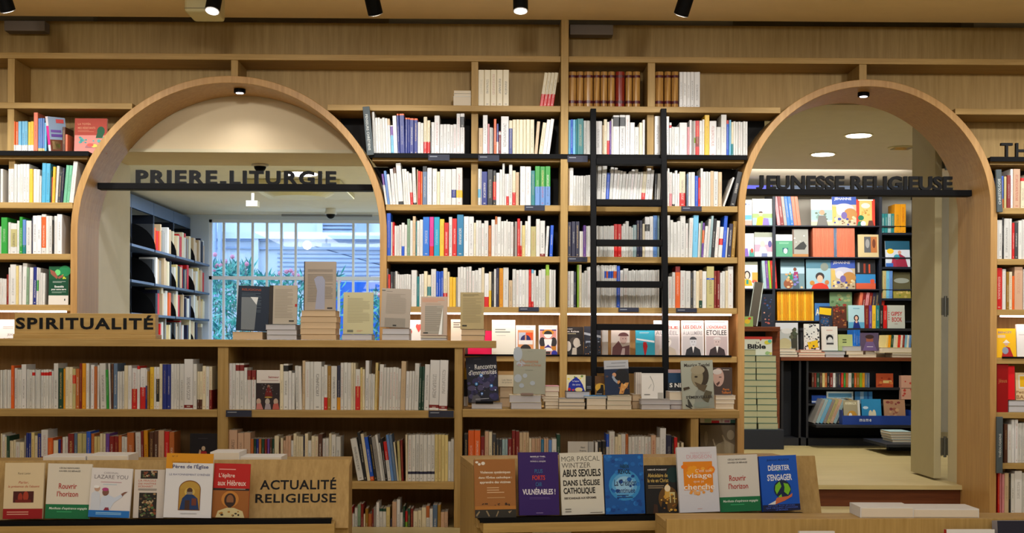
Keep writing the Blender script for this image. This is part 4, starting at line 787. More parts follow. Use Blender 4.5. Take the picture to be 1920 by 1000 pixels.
# ---- piles and display books on the low counter
YC, YC2 = YU + .04, YU + .24
def cz(px): return zct
z = pile('under the galaxy cover on the counter', 885, 943, zct, YC, [(10, 0, 0, 'g', G_)])
b = MB(); 
display("night sky cover reading Rencontre d'immensités, on the counter", (878, 672, 936, 757), YC + .035, (24, 24, 42), [('s', .05, .3, .95, .92, 30, .14, [(44, 40, 84), (60, 54, 100), (30, 32, 70), (74, 68, 104)]), ('p', [(.1, 1), (.2, .75), (.4, .9), (.4, 1)], (88, 86, 92)), ('l', .26, .05, .6, .07, 1, (70, 70, 84)), ('t', 'Rencontre', .28, .17, .97, .28, (232, 230, 226), .005), ('t', "d'immensités", .07, .29, .97, .4, (232, 230, 226), .005), ('s', .1, .1, .95, .9, 18, .014, [(220, 230, 250)]), ('e', .47, .42, .055, .04, (90, 150, 220)), ('e', .47, .42, .025, .018, (236, 244, 255)), ('e', .3, .6, .05, .036, (40, 130, 200)), ('e', .3, .6, .02, .014, (220, 240, 255)), ('e', .78, .66, .05, .036, (60, 140, 220)), ('e', .78, .66, .022, .016, (236, 244, 255)), ('e', .46, .82, .04, .03, (50, 120, 210)), ('e', .46, .82, .02, .014, (236, 244, 255)), ('e', .9, .76, .022, .015, (210, 230, 255)), ('l', .24, .93, .7, .96, 1, (190, 190, 200))], 8, -4, zb=z)
o = empty('book_stand', at(906, 757, YC), 'small dark stand holding the galaxy cover', 'book stand', 'small book stands'); o.location.z = z
MB().box(X(893, YC), X(926, YC), YC - .004, YC + .05, z, z + .003, BLACK).box(X(893, YC), X(926, YC), YC - .006, YC - .003, z, z + .012, BLACK).build('stand', o)
display('yellow and black spined book standing behind the galaxy cover', (870, 692, 877, 770), YC2, (230, 186, 40), [('r', 0, .3, 1, .75, (40, 34, 30)), ('r', 0, .75, 1, 1, (226, 222, 214))], 2, zb=zct, t=.12)
z = pile('under the small tan cover on the counter', 938, 962, zct, YC2, [(18, 0, 0, (160, 140, 108), T_), (20, 0, 0, (160, 140, 108), T_)])
display('tan and cream cover half hidden between the two front display books', (934, 697, 963, 733), YC2, (226, 210, 178), [('r', 0, 0, 1, .24, (186, 146, 92)), ('t', 'Les lieux', .24, .5, .9, .62, (150, 140, 124), 0), ('t', 'de prières', .24, .68, .9, .8, (150, 140, 124), 0)], 4, zb=z)
z = pile('under the grey-green cover on the counter', 957, 1017, zct, YC, [(12.5, 2, 0, 'g', G_), (14, -1, -1, 'c', G_)])
o = display("grey-green cover titled L'humanité de Jésus-Christ, on two flat books", (962, 656, 1022, 743), YC + .035, (152, 152, 136), [('e', .12, .12, .14, .16, (166, 174, 182)), ('e', .22, .34, .14, .06, (166, 174, 182)), ('e', .14, .66, .12, .09, (164, 172, 180)), ('e', .36, .6, .07, .05, (164, 172, 180)), ('e', .6, .76, .08, .05, (164, 172, 180)), ('e', .26, .82, .08, .05, (164, 172, 180)), ('l', .42, .05, .66, .065, 1, (130, 130, 118)), ('t', "L'humanité", .2, .24, .76, .31, (176, 112, 70), 0), ('t', 'de Jésus-Christ', .12, .33, .86, .4, (176, 112, 70), 0), ('l', .36, .47, .62, .49, 1, (120, 120, 108))], 7, 1.2, zb=z)
o = empty('book_stand', at(990, 743, YC), 'small steel stand holding the grey-green cover', 'book stand', 'small book stands'); o.location.z = z
MB().box(X(978, YC), X(1001, YC), YC - .004, YC + .05, z, z + .003, mat('brushed_steel', (170, 150, 146), .3, metal=1)).box(X(978, YC), X(1001, YC), YC - .006, YC - .003, z, z + .01, mat('brushed_steel', (170, 150, 146))).build('stand', o)
pile('beside the grey-green cover, against the tall post', 1023, 1049, zct, YC + .05, [(6.5, 0, 0, (206, 190, 168), P_), (7, 0, 0, (206, 190, 168), P_), (5, -4, 0, (206, 190, 168), P_), (5, -6, 0, (206, 190, 168), P_), (9, 0, 0, (206, 190, 168), P_), (10, 0, 1, (196, 140, 150), P_)])
z = pile('at the tall post foot on the counter', 1049, 1098, zct, YC, [(6.5, 0, 0, 'g', P_), (6.5, 0, 1, 'g', P_), (7, 0, -1, 'g', P_)])
z2 = pile('on three more at the tall post foot, thick and black edged', 1063, 1107, z, YC + .06, [(12.5, 0, 0, (40, 36, 40), G_)])
display('cover with a big blue dome among flowers, beside the ladder foot', (1062.5, 704, 1098, 734), YC + .07, (232, 226, 190), [('s', 0, 0, 1, .5, 14, .09, [(240, 220, 90), (120, 150, 70), (236, 236, 210)]), ('p', [(.05, 1), (.12, .5), (.3, .3), (.5, .12), (.68, .3), (.84, .6), (.96, 1)], (24, 44, 160)), ('t', 'La Sagesse', .3, .34, .66, .46, (226, 226, 240), .01), ('t', 'des saints', .3, .54, .72, .66, (200, 206, 236), .01), ('e', .14, .9, .08, .1, (200, 40, 40)), ('e', .64, .92, .2, .14, (232, 214, 150)), ('e', .34, .94, .06, .06, (220, 60, 70))], 5, zb=z2)
display('dark cover standing just behind the ladder stile foot', (1098, 706, 1109, 736), YC + .13, (40, 42, 48), [('l', .2, .7, .9, .9, 2, (150, 160, 170))], 4, zb=z2)
z = pile('at the ladder foot, under light blue', 1101, 1138, zct, YC, [(8, 0, 0, (196, 184, 160), P_), (13, 0, 0, (196, 184, 160), P_), (4, -4, 2, (90, 150, 200), P_)])
display('gold cover with a black hooded silhouette beside the ladder', (1116, 706, 1135, 745), YC + .09, (150, 104, 40), [('r', 0, 0, 1, .4, (100, 66, 30)), ('e', .5, .6, .5, .22, (222, 170, 60)), ('p', [(.05, 1), (.2, .78), (.5, .64), (.55, .46), (.8, .46), (.84, .7), (.8, 1)], (34, 30, 30)), ('l', .1, .93, .7, .97, 1, (226, 226, 226))], 4, zb=z)
z = pile('under the dark painting cover on the counter', 1139, 1186, zct - .0, YC - .012, [(8.5, 0, 0, (190, 184, 160), P_), (8.5, 0, -1, (190, 184, 160), P_), (8.5, 1, 0, (190, 184, 160), P_)])
display('dark painting cover with lit hands under a grey title band', (1135, 678, 1181, 745), YC + .03, (26, 30, 44), [('r', 0, 0, 1, .25, (176, 178, 184)), ('l', .3, .07, .9, .11, 1, (110, 112, 118)), ('l', .1, .17, .9, .2, 1, (90, 92, 98)), ('r', 0, .25, .6, 1, (24, 40, 70)), ('e', .7, .5, .3, .25, (20, 20, 24)), ('e', .4, .42, .08, .06, (206, 150, 110)), ('p', [(.3, .48), (.36, .42), (.46, .56), (.56, .6), (.5, .68), (.36, .58)], (150, 160, 176)), ('p', [(.5, .62), (.6, .58), (.64, .64), (.54, .7)], (206, 140, 80)), ('p', [(.56, .98), (.66, .7), (.7, .66), (.76, .72), (.84, .66), (.98, .66), (.92, .78), (.8, .86), (.74, .98)], (206, 146, 76)), ('s', .5, .66, .95, .96, 8, .05, [(226, 180, 110), (150, 90, 50)]), ('e', .1, .46, .06, .03, (80, 60, 60))], 7, -2.5, zb=z)
pile('behind the painting cover pile on the counter', 1187, 1203, zct, YC + .1, [(14, 0, 0, (170, 156, 136), T_), (13, 0, 0, (170, 156, 136), T_)])
z = pile('under the white line drawing cover on the counter', 1204, 1258.5, zct, YC, [(9.5, 0, 0, 'g', G_), (9.5, -1, 0, 'g', G_)])
display('white cover with a faint line drawing between ladder stiles', (1203, 701, 1244, 750), YC + .05, (230, 226, 220), [('r', .03, .04, .97, .05, (196, 196, 190)), ('p', [(.4, .1), (.52, .3), (.58, .5), (.54, .7), (.52, .7), (.56, .5), (.5, .32), (.38, .12)], (150, 150, 146)), ('p', [(.3, .6), (.44, .42), (.46, .44), (.33, .62)], (190, 190, 186)), ('l', .12, .82, .5, .9, 1, (110, 110, 106)), ('r', .74, .76, .98, 1, (176, 172, 164))], 5, zb=z)
display('grey spined books standing behind the white line drawing', (1192, 700, 1203, 748), YC + .14, (206, 196, 184), [('r', .3, 0, .36, 1, (150, 140, 130)), ('r', .66, 0, .7, 1, (150, 140, 130))], 2, zb=zct + .055, t=.09)
z = pile('under the blue evening cover right of the ladder', 1256.5, 1281, zct, YC + .03, [(9, 2, 0, (190, 150, 170), G_), (8.5, 0, 0, 'g', G_), (16, 0, 0, 'W', P_)])
display('blue evening skyline cover right of the ladder, partly hidden', (1253, 694, 1283, 734), YC + .1, (24, 60, 92), [('r', 0, 0, 1, .16, (170, 140, 140)), ('r', 0, .62, 1, 1, (36, 40, 44)), ('t', 'S NE', .08, .64, .9, .84, (226, 222, 214), .03)], 5, zb=z)
z = pile('under the brown portrait cover beside the narrower arch', 1343, 1381, zct, YC + .1, [(10, 0, -3, (206, 196, 186), P_), (8, 0, -2, (206, 196, 186), P_), (7.5, 0, 0, (206, 196, 186), P_)])
display('brown cover with half a pale face, beside the narrower arch', (1333, 690, 1373, 743), YC + .14, (74, 60, 54), [('l', .56, .08, .88, .12, 1, (216, 210, 204)), ('e', .36, .36, .26, .34, (196, 160, 146)), ('e', .3, .16, .22, .1, (206, 196, 190)), ('r', .38, .34, .5, .37, (84, 58, 52)), ('p', [(.24, .6), (.4, .5), (.42, .58), (.3, .68)], (90, 62, 56)), ('t', 'Pierre', .56, .76, .86, .84, (206, 120, 50), .02), ('t', 'Teilhard', .5, .87, .92, .96, (206, 120, 50), .02)], 4, zb=z)
display("grey-green cover reading S'ÉMERVEILLER with a turned head, standing on the counter", (1280, 678, 1340, 769), YC + .0, (168, 172, 158), [('t', 'Maurice Zundel', .1, .06, .9, .13, (50, 40, 36), .02), ('p', [(.36, 1), (.42, .66), (.6, .54), (.95, .7), (1, .8), (1, 1)], (146, 150, 140)), ('e', .56, .34, .25, .23, (128, 116, 88)), ('e', .66, .32, .2, .22, (60, 50, 38)), ('e', .5, .34, .18, .2, (150, 140, 112)), ('e', .52, .2, .22, .09, (160, 150, 124)), ('p', [(.4, .44), (.6, .5), (.8, .52), (.7, .66), (.52, .6)], (96, 82, 60)), ('e', .46, .34, .05, .02, (50, 42, 32)), ('p', [(.04, .56), (.22, .54), (.26, .58), (.06, .62)], (70, 58, 42)), ('p', [(.62, .8), (.74, .62), (.95, .66), (.8, .9)], (90, 84, 64)), ('t', "S'ÉMERVEILLER", .12, .72, .95, .79, (40, 34, 32), .02), ('p', [(.18, .96), (.16, .8), (.2, .8), (.32, .96)], (60, 60, 52)), ('e', .6, .92, .26, .06, (140, 150, 140)), ('p', [(.1, .9), (.3, .99), (.26, 1), (.1, .94)], (50, 50, 44))], 5, -2, zb=zct + .002)
# ================================================================ the three tables in front
def table(lab, px0, px1, fr, ytop, yrail, yledge, rail, ledge, txt=None, deep=.5, lean=8):
    o = empty('display_table', fr.p.copy(), lab, 'display table', None, (0, 0, fr.a)); Z0 = (0, 0, 0)
    x0, _, zr = fr.loc(px0, yrail); x1, _, _ = fr.loc(px1, yrail); zt = fr.loc((px0 + px1) / 2, ytop, .13)[2]
    x0t = fr.loc(px0, ytop, .13)[0]; x1t = fr.loc(px1, ytop, .13)[0]
    mb = MB(); v = []
    for y in (0, .018):
        v += [(x0t, .045 + y, zr - .05), (x1t, .045 + y, zr - .05), (x1t, .13 + y, zt), (x0t, .13 + y, zt)]
    mb.add(v, [(0, 1, 2, 3), (7, 6, 5, 4), (0, 4, 5, 1), (3, 2, 6, 7), (1, 5, 6, 2), (0, 3, 7, 4)], OAKV); mb.build('panel', o, .001, off=Z0)
    MB().box(x0t, x1t, .132, .132 + deep, zt - .06, zt - .03, OAKH).build('table_top', o, off=Z0)
    fz = -fr.p.z
    MB().box(x0t, x1t, .07, .13 + deep, fz, zr - .05, OAKV).build('body', o, off=Z0)
    MB().box(x0t, x1t, .149, .13 + deep, zr - .052, zt - .061, OAKV).build('core', o, off=Z0)
    a, b_ = (fr.loc(p, yrail)[0] for p in rail); h0, h1 = fr.loc(px0, yledge)[2], fr.loc(px0, yrail)[2]
    MB().box(a, b_, -.045, -.040, h1 - (yledge - yrail) * 5.2 / F, h1, BLACK).box(a, b_, -.04, .09, h1 - .012, h1 - .009, BLACK).build('retaining_rail', o, off=Z0)
    a, b_ = (fr.loc(p, yledge)[0] for p in ledge)
    MB().box(a, b_, -.05, .09, h1 - .02 - .036, h1 - .02, OAKH).build('ledge', o, .001, off=Z0)
    if txt:
        mb = MB()
        for t, (tx0, ty0, tx1, ty1), ins in txt:
            A = fr.loc(tx0, ty1, .09); B = fr.loc(tx1, ty0, .12); k = len(mb.v)
            put_text(mb, t, A[0], B[0], A[2], B[2], 0, INK, 0, .022, 0, 1.08)
            for i in range(k, len(mb.v)):
                x, y, z_ = mb.v[i]; s_ = (z_ - (zr - .05)) / (zt - zr + .05); mb.v[i] = (x, .045 + .085 * s_ - .0008, z_)
        mb.build('lettering', o, off=Z0)
    return o, zt
F1, F2, F3 = Frame(300, 5.17, 4.9, 975), Frame(1210, 5.1, 8, 970), Frame(1600, 4.75, 2.2, 985)
t1, zt1 = table('oak display table lettered ACTUALITÉ RELIGIEUSE, with six leaning books', -90, 655, F1, 863.5, 975.5, 985, (-90, 622), (-90, 628), [('ACTUALITÉ', (487, 895, 631, 919), 1), ('RELIGIEUSE', (479, 924, 631, 943), 1)])
t2, zt2 = table('oak display table with eight leaning books, at the centre front', 890, 1528, F2, 858, 969, 978, (897, 1512), (903, 1512))
ls = [('l', .2, .12, .8, .14, 1, (120, 110, 100))]
ROUV = [('t', 'CÉCILE RENOUARD', .26, .06, .72, .095, (70, 66, 62), .02), ('t', 'XAVIER DE BÉNAZÉ', .25, .115, .74, .15, (70, 66, 62), .02), ('t', 'Rouvrir', .27, .36, .68, .46, (170, 40, 32), .012), ('t', "l'horizon", .24, .5, .72, .6, (170, 40, 32), .012), ('r', 0, .74, 1, 1, (22, 110, 66)), ('t', "Manifeste d'espérance engagée", .08, .79, .94, .845, (220, 232, 220), .01, .2), ('l', .26, .87, .74, .9, 1, (60, 170, 110))]
g1, g2 = 'books on the ACTUALITÉ table', 'books on the centre front table'
display('cream cover with a small dark red picture and red foot band', (5, 868, 79, 975), 0, (214, 194, 158), [('t', 'René Lavier', .34, .17, .66, .21, (120, 104, 80), 0), ('t', 'Parler,', .36, .33, .62, .38, (180, 70, 50), 0, .2), ('t', "la présence de l'absent", .1, .4, .9, .455, (180, 70, 50), 0, .2), ('r', .24, .51, .76, .71, (70, 20, 14)), ('e', .42, .62, .06, .08, (150, 50, 30)), ('e', .56, .6, .07, .09, (160, 56, 32)), ('r', .3, .66, .7, .71, (110, 30, 18)), ('r', 0, .82, 1, 1, (150, 16, 20)), ('l', .1, .87, .88, .95, 2, (214, 150, 130))], 9, fr=F1, off=.0, group=g1)
display("white and green cover Rouvrir l'horizon on the ACTUALITÉ table", (84, 871, 167, 975.5), 0, (214, 206, 192), ROUV, 9, 1.2, fr=F1, off=.0, group=g1)
b_ = display('pale cover with two white robed clerics, one pointing, blue foot band', (165, 881, 242, 974), 0, (216, 212, 214), [('t', 'CARDINAL', .3, .08, .66, .12, (150, 140, 146), 0), ('t', 'LAZARE YOU', .08, .14, .9, .22, (120, 112, 118), 0), ('l', .24, .28, .78, .31, 1, (190, 140, 150)), ('l', .3, .33, .64, .35, 1, (150, 190, 210)), ('p', [(.04, .86), (.04, .52), (.14, .46), (.24, .52), (.28, .86)], (200, 206, 220)), ('e', .17, .42, .07, .06, (186, 150, 130)), ('e', .15, .385, .07, .03, (230, 230, 232)), ('p', [(.26, .86), (.28, .6), (.44, .54), (.6, .6), (.76, .53), (.8, .58), (.6, .7), (.5, .86)], (196, 206, 226)), ('e', .38, .49, .08, .075, (120, 80, 66)), ('e', .37, .435, .08, .035, (170, 60, 120)), ('p', [(.76, .52), (.84, .48), (.92, .47), (.84, .52), (.8, .57)], (120, 80, 66)), ('p', [(.36, .86), (.4, .8), (.48, .8), (.5, .86)], (130, 40, 60)), ('r', 0, .86, 1, 1, (30, 110, 190)), ('l', .18, .9, .8, .96, 2, (150, 200, 236))], 11, 2.2, fr=F1, off=-.012, group=g1)
display('pale cover with panels of coloured pebbles on the ACTUALITÉ table', (249, 882, 306, 973.5), 0, (206, 196, 188), [('r', .2, .02, .76, .19, (40, 32, 26)), ('s', .24, .04, .72, .17, 26, .045, [(150, 110, 70), (70, 90, 60), (120, 60, 40), (170, 150, 120)]), ('t', 'LA FRAGILE', .14, .21, .72, .25, (190, 100, 84), 0), ('t', 'DE MAÎTRE', .14, .27, .72, .31, (190, 100, 84), 0), ('t', 'ECKHART', .14, .33, .62, .37, (190, 100, 84), 0), ('l', .14, .4, .78, .44, 2, (90, 84, 80)), ('r', .18, .48, .76, 1, (36, 30, 24)), ('s', .22, .5, .72, .98, 60, .055, [(150, 120, 80), (80, 110, 60), (130, 70, 40), (176, 156, 120), (90, 70, 50), (60, 80, 50)])], 8, .8, fr=F1, off=.004, group=g1)
display('white and yellow cover with an arched icon of a blue robed saint', (306, 853, 395, 974), 0, (214, 214, 220), [('r', 0, 0, 1, .15, (206, 140, 10)), ('r', 0, .15, .14, .24, (206, 140, 10)), ('t', 'N° 17', .12, .035, .24, .06, (90, 60, 10)), ('t', 'Connaissance des', .12, .12, .52, .15, (120, 80, 20), 0), ('t', "Pères de l'Église", .14, .165, .9, .25, (40, 44, 104), .012), ('t', "LE RAYONNEMENT D'IRÉNÉE", .08, .31, .94, .345, (110, 114, 150), 0), ('e', .53, .56, .23, .14, (120, 70, 24), 0, 180), ('r', .3, .56, .76, .885, (120, 70, 24)), ('e', .53, .56, .215, .125, (176, 140, 56), 0, 180), ('r', .315, .555, .745, .875, (170, 132, 52)), ('e', .53, .6, .11, .07, (196, 164, 80)), ('e', .53, .58, .06, .045, (70, 44, 28)), ('p', [(.46, .6), (.6, .6), (.56, .7), (.5, .7)], (130, 120, 110)), ('p', [(.33, .875), (.38, .7), (.46, .64), (.6, .64), (.7, .7), (.74, .875)], (24, 50, 96)), ('r', .44, .73, .54, .875, (60, 36, 28)), ('r', .58, .7, .68, .81, (104, 50, 34)), ('l', .36, .93, .72, .95, 1, (170, 172, 180))], 10, 1.4, fr=F1, off=-.03, group=g1)
display('red cover titled L’épître aux Hébreux with a bearded icon below', (397, 872, 465, 973.5), 0, (180, 24, 18), [('l', .14, .1, .6, .14, 1, (226, 160, 150)), ('t', "L'épître", .14, .18, .58, .28, (236, 214, 206), .008), ('t', 'aux Hébreux', .12, .31, .9, .41, (236, 214, 206), .008), ('r', 0, .46, 1, .5, (34, 26, 24)), ('l', .35, .465, .92, .495, 1, (170, 160, 150)), ('r', 0, .5, 1, 1, (150, 90, 34)), ('e', .48, .66, .24, .15, (190, 124, 50)), ('e', .48, .68, .16, .13, (56, 34, 22)), ('e', .48, .68, .1, .1, (136, 88, 54)), ('p', [(.36, .72), (.6, .72), (.48, .86)], (50, 30, 20)), ('p', [(.1, 1), (.16, .88), (.4, .82), (.6, .82), (.84, .88), (.9, 1)], (206, 190, 140)), ('s', .14, .86, .86, .99, 9, .05, [(170, 120, 50), (60, 50, 40)])], 9, 1.6, fr=F1, off=-.004, group=g1)
for px0, px1, hp, lab in ((84, 165, 6, 'flat white book behind the Rouvrir cover on the ACTUALITÉ table'), (166, 245, 8, 'flat white book behind the two clerics cover'), (396, 452, 13, 'flat white book beside the yellow topped cover'), (452, 530, 4, 'thin flat white booklet at the ACTUALITÉ panel top')):
    p0, p1 = F1.hit(px0, 860, .2), F1.hit(px1, 860, .2); zb = F1.p.z + zt1 - .03; h = hp * 5.3 / F + .03
    mb = MB(); mb.box(p0.x, p1.x, p0.y - .02, p0.y + .13, zb + .0005, zb + h, pm((222, 218, 214))); mb.box(p0.x + .003, p1.x - .003, p0.y - .022, p0.y - .0195, zb + .003, zb + h - .003, PAGE)
    tag(mb.build('stacked_book', off=(0, 0, 0)), lab, 'book', 'flat books on the front tables')
display('brown cover about systemic violence, leftmost on the centre table', (891, 866, 968, 973), 0, (150, 96, 44), [('s', .06, .03, .3, .1, 4, .05, [(214, 206, 196)]), ('t', 'Violences systémiques', .14, .2, .88, .255, (226, 214, 196), .02), ('t', "dans l'Église catholique :", .1, .285, .92, .34, (226, 214, 196), .02), ('t', 'apprendre des victimes', .13, .37, .88, .425, (226, 214, 196), .02), ('l', .3, .48, .72, .6, 3, (200, 160, 120)), ('l', .3, .65, .76, .69, 1, (180, 136, 90)), ('r', 0, .8, 1, .86, (170, 110, 44)), ('s', .04, .76, .98, .79, 14, .026, [(50, 34, 22)]), ('r', 0, .86, 1, 1, (46, 42, 34)), ('p', [(.02, .95), (.1, .88), (.12, .9), (.04, .98)], (140, 120, 90)), ('p', [(.3, .88), (.36, .97), (.33, .98), (.26, .88)], (140, 120, 90)), ('p', [(.5, .98), (.56, .88), (.58, .9), (.53, .98)], (140, 120, 90)), ('p', [(.8, .9), (.9, .88), (.84, .93)], (150, 130, 100))], 9, -.3, fr=F2, off=-.004, group=g2)
display('purple cover reading PLUS FORTS CAR VULNÉRABLES, on the centre table', (974, 853, 1049, 968), 0, (48, 20, 96), [('t', 'MARIE-JO THIEL', .3, .06, .68, .09, (220, 214, 226), .02), ('l', .34, .105, .66, .12, 1, (130, 110, 160)), ('t', 'PATRICK C. GOUJON', .3, .135, .68, .165, (206, 200, 216), .02), ('t', 'PLUS', .4, .27, .6, .335, (50, 100, 150), .02), ('t', 'FORTS', .34, .37, .66, .445, (196, 60, 44), .02), ('t', 'CAR', .42, .48, .58, .545, (50, 100, 150), .02), ('t', 'VULNÉRABLES !', .09, .565, .91, .675, (226, 220, 232), .02), ('l', .26, .72, .78, .76, 2, (90, 66, 140)), ('l', .42, .96, .6, .98, 1, (150, 130, 180))], 9, 0, fr=F2, off=-.01, group=g2)
display("white cover reading ABUS SEXUELS DANS L'ÉGLISE CATHOLIQUE", (1054, 855, 1134, 967.5), 0, (206, 202, 190), [('t', 'MGR PASCAL', .04, .06, .94, .14, (90, 86, 78), -.004), ('t', 'WINTZER', .04, .165, .72, .245, (90, 86, 78), -.004), ('t', 'ABUS SEXUELS', .05, .27, .95, .39, (34, 30, 28), .03), ('t', "DANS L'ÉGLISE", .06, .42, .92, .535, (34, 30, 28), .03), ('t', 'CATHOLIQUE', .06, .565, .8, .68, (34, 30, 28), .03), ('t', 'DES SCANDALES AUX RÉFORMES', .07, .71, .82, .75, (60, 50, 46), .03), ('l', .08, .9, .22, .98, 2, (120, 116, 108)), ('l', .66, .97, .95, .99, 1, (90, 84, 78))], 9, -1.2, fr=F2, off=-.004, group=g2)
display('vivid blue cover La Création continuée with a glowing centre', (1136, 858, 1210, 966), 0, (20, 84, 160), [('s', .02, .02, .98, .98, 70, .07, [(28, 100, 180), (16, 66, 140), (36, 116, 196), (22, 90, 170)]), ('e', .5, .52, .4, .26, (50, 136, 200)), ('e', .5, .52, .32, .2, (90, 160, 214)), ('e', .5, .51, .24, .14, (140, 190, 226)), ('t', 'FABIEN', .4, .17, .62, .235, (16, 60, 76), .02), ('t', 'REVOL', .35, .255, .66, .33, (20, 26, 44), .03), ('t', 'La Création', .24, .42, .8, .53, (30, 44, 84), .01), ('t', 'continuée', .28, .565, .76, .65, (40, 60, 110), .01), ('l', .3, .68, .72, .75, 2, (30, 60, 110))], 8, -.6, fr=F2, off=0, group=g2)
display('black cover with a golden lit manger scene on the centre table', (1212, 878, 1274, 965), 0, (26, 24, 24), [('e', .85, .2, .2, .16, (14, 44, 44)), ('t', 'HERVÉ PONSOT', .08, .07, .66, .11, (214, 210, 206), .02), ('t', 'Abécédaire de', .08, .17, .68, .25, (206, 176, 96), .01), ('t', 'la vie en Christ', .07, .275, .7, .355, (206, 176, 96), .01), ('l', .08, .42, .56, .5, 2, (160, 140, 110)), ('e', .68, .7, .3, .26, (96, 66, 24)), ('p', [(.56, .7), (.6, .42), (.68, .38), (.74, .5), (.72, .7)], (206, 160, 70)), ('e', .66, .48, .09, .07, (230, 214, 180)), ('r', .72, .56, .88, .78, (206, 190, 130)), ('r', .75, .62, .85, .78, (110, 80, 30)), ('p', [(.4, 1), (.5, .74), (.62, .78), (.66, 1)], (30, 22, 18)), ('p', [(.2, 1), (.24, .8), (.34, .82), (.36, 1)], (60, 36, 22)), ('s', .44, .6, .95, .98, 16, .05, [(206, 150, 50), (140, 90, 30), (226, 180, 80)])], 9, 0, fr=F2, off=.006, group=g2)
display('white cover with an orange watercolour square reading visage and cherche', (1275, 846, 1350, 963), 0, (206, 206, 214), [('t', 'PIERRE BENOIT', .34, .08, .84, .11, (200, 170, 180), -.004), ('t', 'DUBIGEON', .24, .12, .86, .18, (206, 150, 160), -.004), ('r', .14, .225, .87, .66, (222, 132, 20)), ('s', .16, .26, .85, .42, 14, .1, [(232, 154, 30), (226, 120, 14), (236, 164, 50)]), ('s', .18, .6, .84, .72, 18, .07, [(226, 150, 60), (226, 170, 110)]), ('t', "C'est son", .44, .34, .84, .39, (236, 220, 200), 0), ('t', 'visage', .22, .405, .84, .5, (240, 232, 224), .01), ('t', 'que je', .38, .51, .64, .56, (236, 214, 190), 0), ('t', 'cherche', .13, .57, .9, .655, (240, 232, 224), .01), ('l', .44, .945, .56, .955, 1, (206, 120, 100))], 9, -1, fr=F2, off=-.02, group=g2)
display("white and green cover Rouvrir l'horizon on the centre table", (1351, 861, 1427, 962), 0, (210, 206, 198), ROUV, 9, -1.4, fr=F2, off=-.002, group=g2)
display("blue cover reading DÉSERTER S'ENGAGER with a globe on a hand", (1431, 863, 1501, 961), 0, (20, 84, 190), [('t', 'JEAN-LUC MOUDON', .2, .06, .8, .105, (16, 50, 110), .02), ('t', 'DÉSERTER', .22, .15, .8, .27, (226, 230, 240), .025), ('l', .46, .285, .56, .31, 1, (30, 140, 120)), ('t', "S'ENGAGER", .18, .335, .84, .455, (226, 230, 240), .025), ('e', .56, .61, .23, .165, (20, 36, 70)), ('p', [(.38, .54), (.5, .47), (.54, .56), (.46, .64), (.4, .7), (.36, .62)], (120, 190, 40)), ('p', [(.6, .5), (.72, .52), (.78, .62), (.7, .72), (.6, .66), (.62, .58)], (120, 190, 40)), ('p', [(.44, .74), (.52, .7), (.54, .77), (.47, .78)], (120, 190, 40)), ('p', [(.3, .86), (.4, .76), (.7, .74), (.82, .69), (.8, .75), (.6, .82), (.34, .88)], (206, 110, 70)), ('p', [(.14, .88), (.36, .81), (.34, .88)], (226, 226, 226)), ('r', 0, .885, 1, 1, (24, 32, 70)), ('t', 'LETTRE AUX JEUNES', .14, .895, .86, .925, (70, 100, 200), .01), ('t', 'QUI VEULENT CHANGER', .08, .93, .94, .962, (70, 100, 200), .01), ('t', 'LE MONDE', .34, .967, .66, .995, (70, 100, 200), .01)], 9, -2, fr=F2, off=0, group=g2)
# the third table, lowest at the right
o = empty('display_table', F3.p.copy(), 'oak display table front cut off by the bottom edge, nearest the camera', 'display table', None, (0, 0, F3.a)); Z0 = (0, 0, 0)
xa, _, zt3 = F3.loc(1250, 974); xb = F3.loc(2000, 974)[0]
MB().box(xa, xb, 0, .022, zt3 - .3, zt3, OAKV).build('panel', o, .0015, off=Z0)
MB().box(xa, xb, .023, .26, zt3 - .04, zt3 - .012, OAKH).build('table_top', o, off=Z0)
MB().box(xa, xb, .023, .26, -F3.p.z, zt3 - .041, OAKV).build('body', o, off=Z0)
MB().box(xa, xb, -.12, -.001, zt3 - .33, zt3 - .301, OAKH).build('ledge', o, off=Z0)
zl3 = F3.p.z + zt3 - .30; ztt = F3.p.z + zt3 - .012
for q, (a, b_, hp, lab) in enumerate(((1613, 1712, 14, 'open looking flat white book on the nearest table, longer left one'), (1708, 1834, 11, 'flat white book on the nearest table beside the open looking one'))):
    p0, p1 = F3.hit(a, 970, .12), F3.hit(b_, 970, .12); h = .012 + hp * 4.8 / F
    mb = MB(); mb.box(p0.x, p1.x, p0.y, p0.y + .15, ztt + .0005, ztt + h, pm((224, 222, 220))); mb.box(p0.x + .004, p1.x - .004, p0.y - .002, p0.y, ztt + .003, ztt + h - .004, PAGE)
    tag(mb.build('stacked_book', off=(0, 0, 0)), lab, 'book', 'flat books on the front tables')
for a, b_, yt, c, lab, t in ((1500, 1567, 997.5, (214, 210, 206), 'top of a pale book at the bottom edge, nearest table', .02), (1776, 1868, 995, (222, 220, 218), 'top of a white and red book at the bottom edge, nearest table', .03), (1872, 1960, 980, (150, 148, 158), 'thick grey edged dark book at the bottom corner, nearest table', .05)):
    p = F3.hit((a + b_) / 2, yt, -.07); hh = p.z - zl3; w = (b_ - a) * 4.7 / F
    oo = empty('displayed_book', Vector((p.x, p.y - .02, zl3 + .0005 + t * math.sin(R(6)))), lab, 'book', 'books below the nearest table edge', (R(-6), 0, F3.a))
    MB().box(-w / 2, w / 2, 0, .002, 0, hh, pm((40, 40, 56) if t == .05 else c)).box(-w / 2, w / 2, t - .002, t, 0, hh, pm(c)).box(-w / 2, -w / 2 + .002, .002, t - .002, 0, hh, pm((170, 30, 34) if t == .03 else c)).build('cover', oo, off=Z0)
    MB().box(-w / 2 + .002, w / 2 - .003, .002, t - .002, .002, hh - .002, G_ if t == .05 else PAGE).build('page_block', oo, off=Z0)
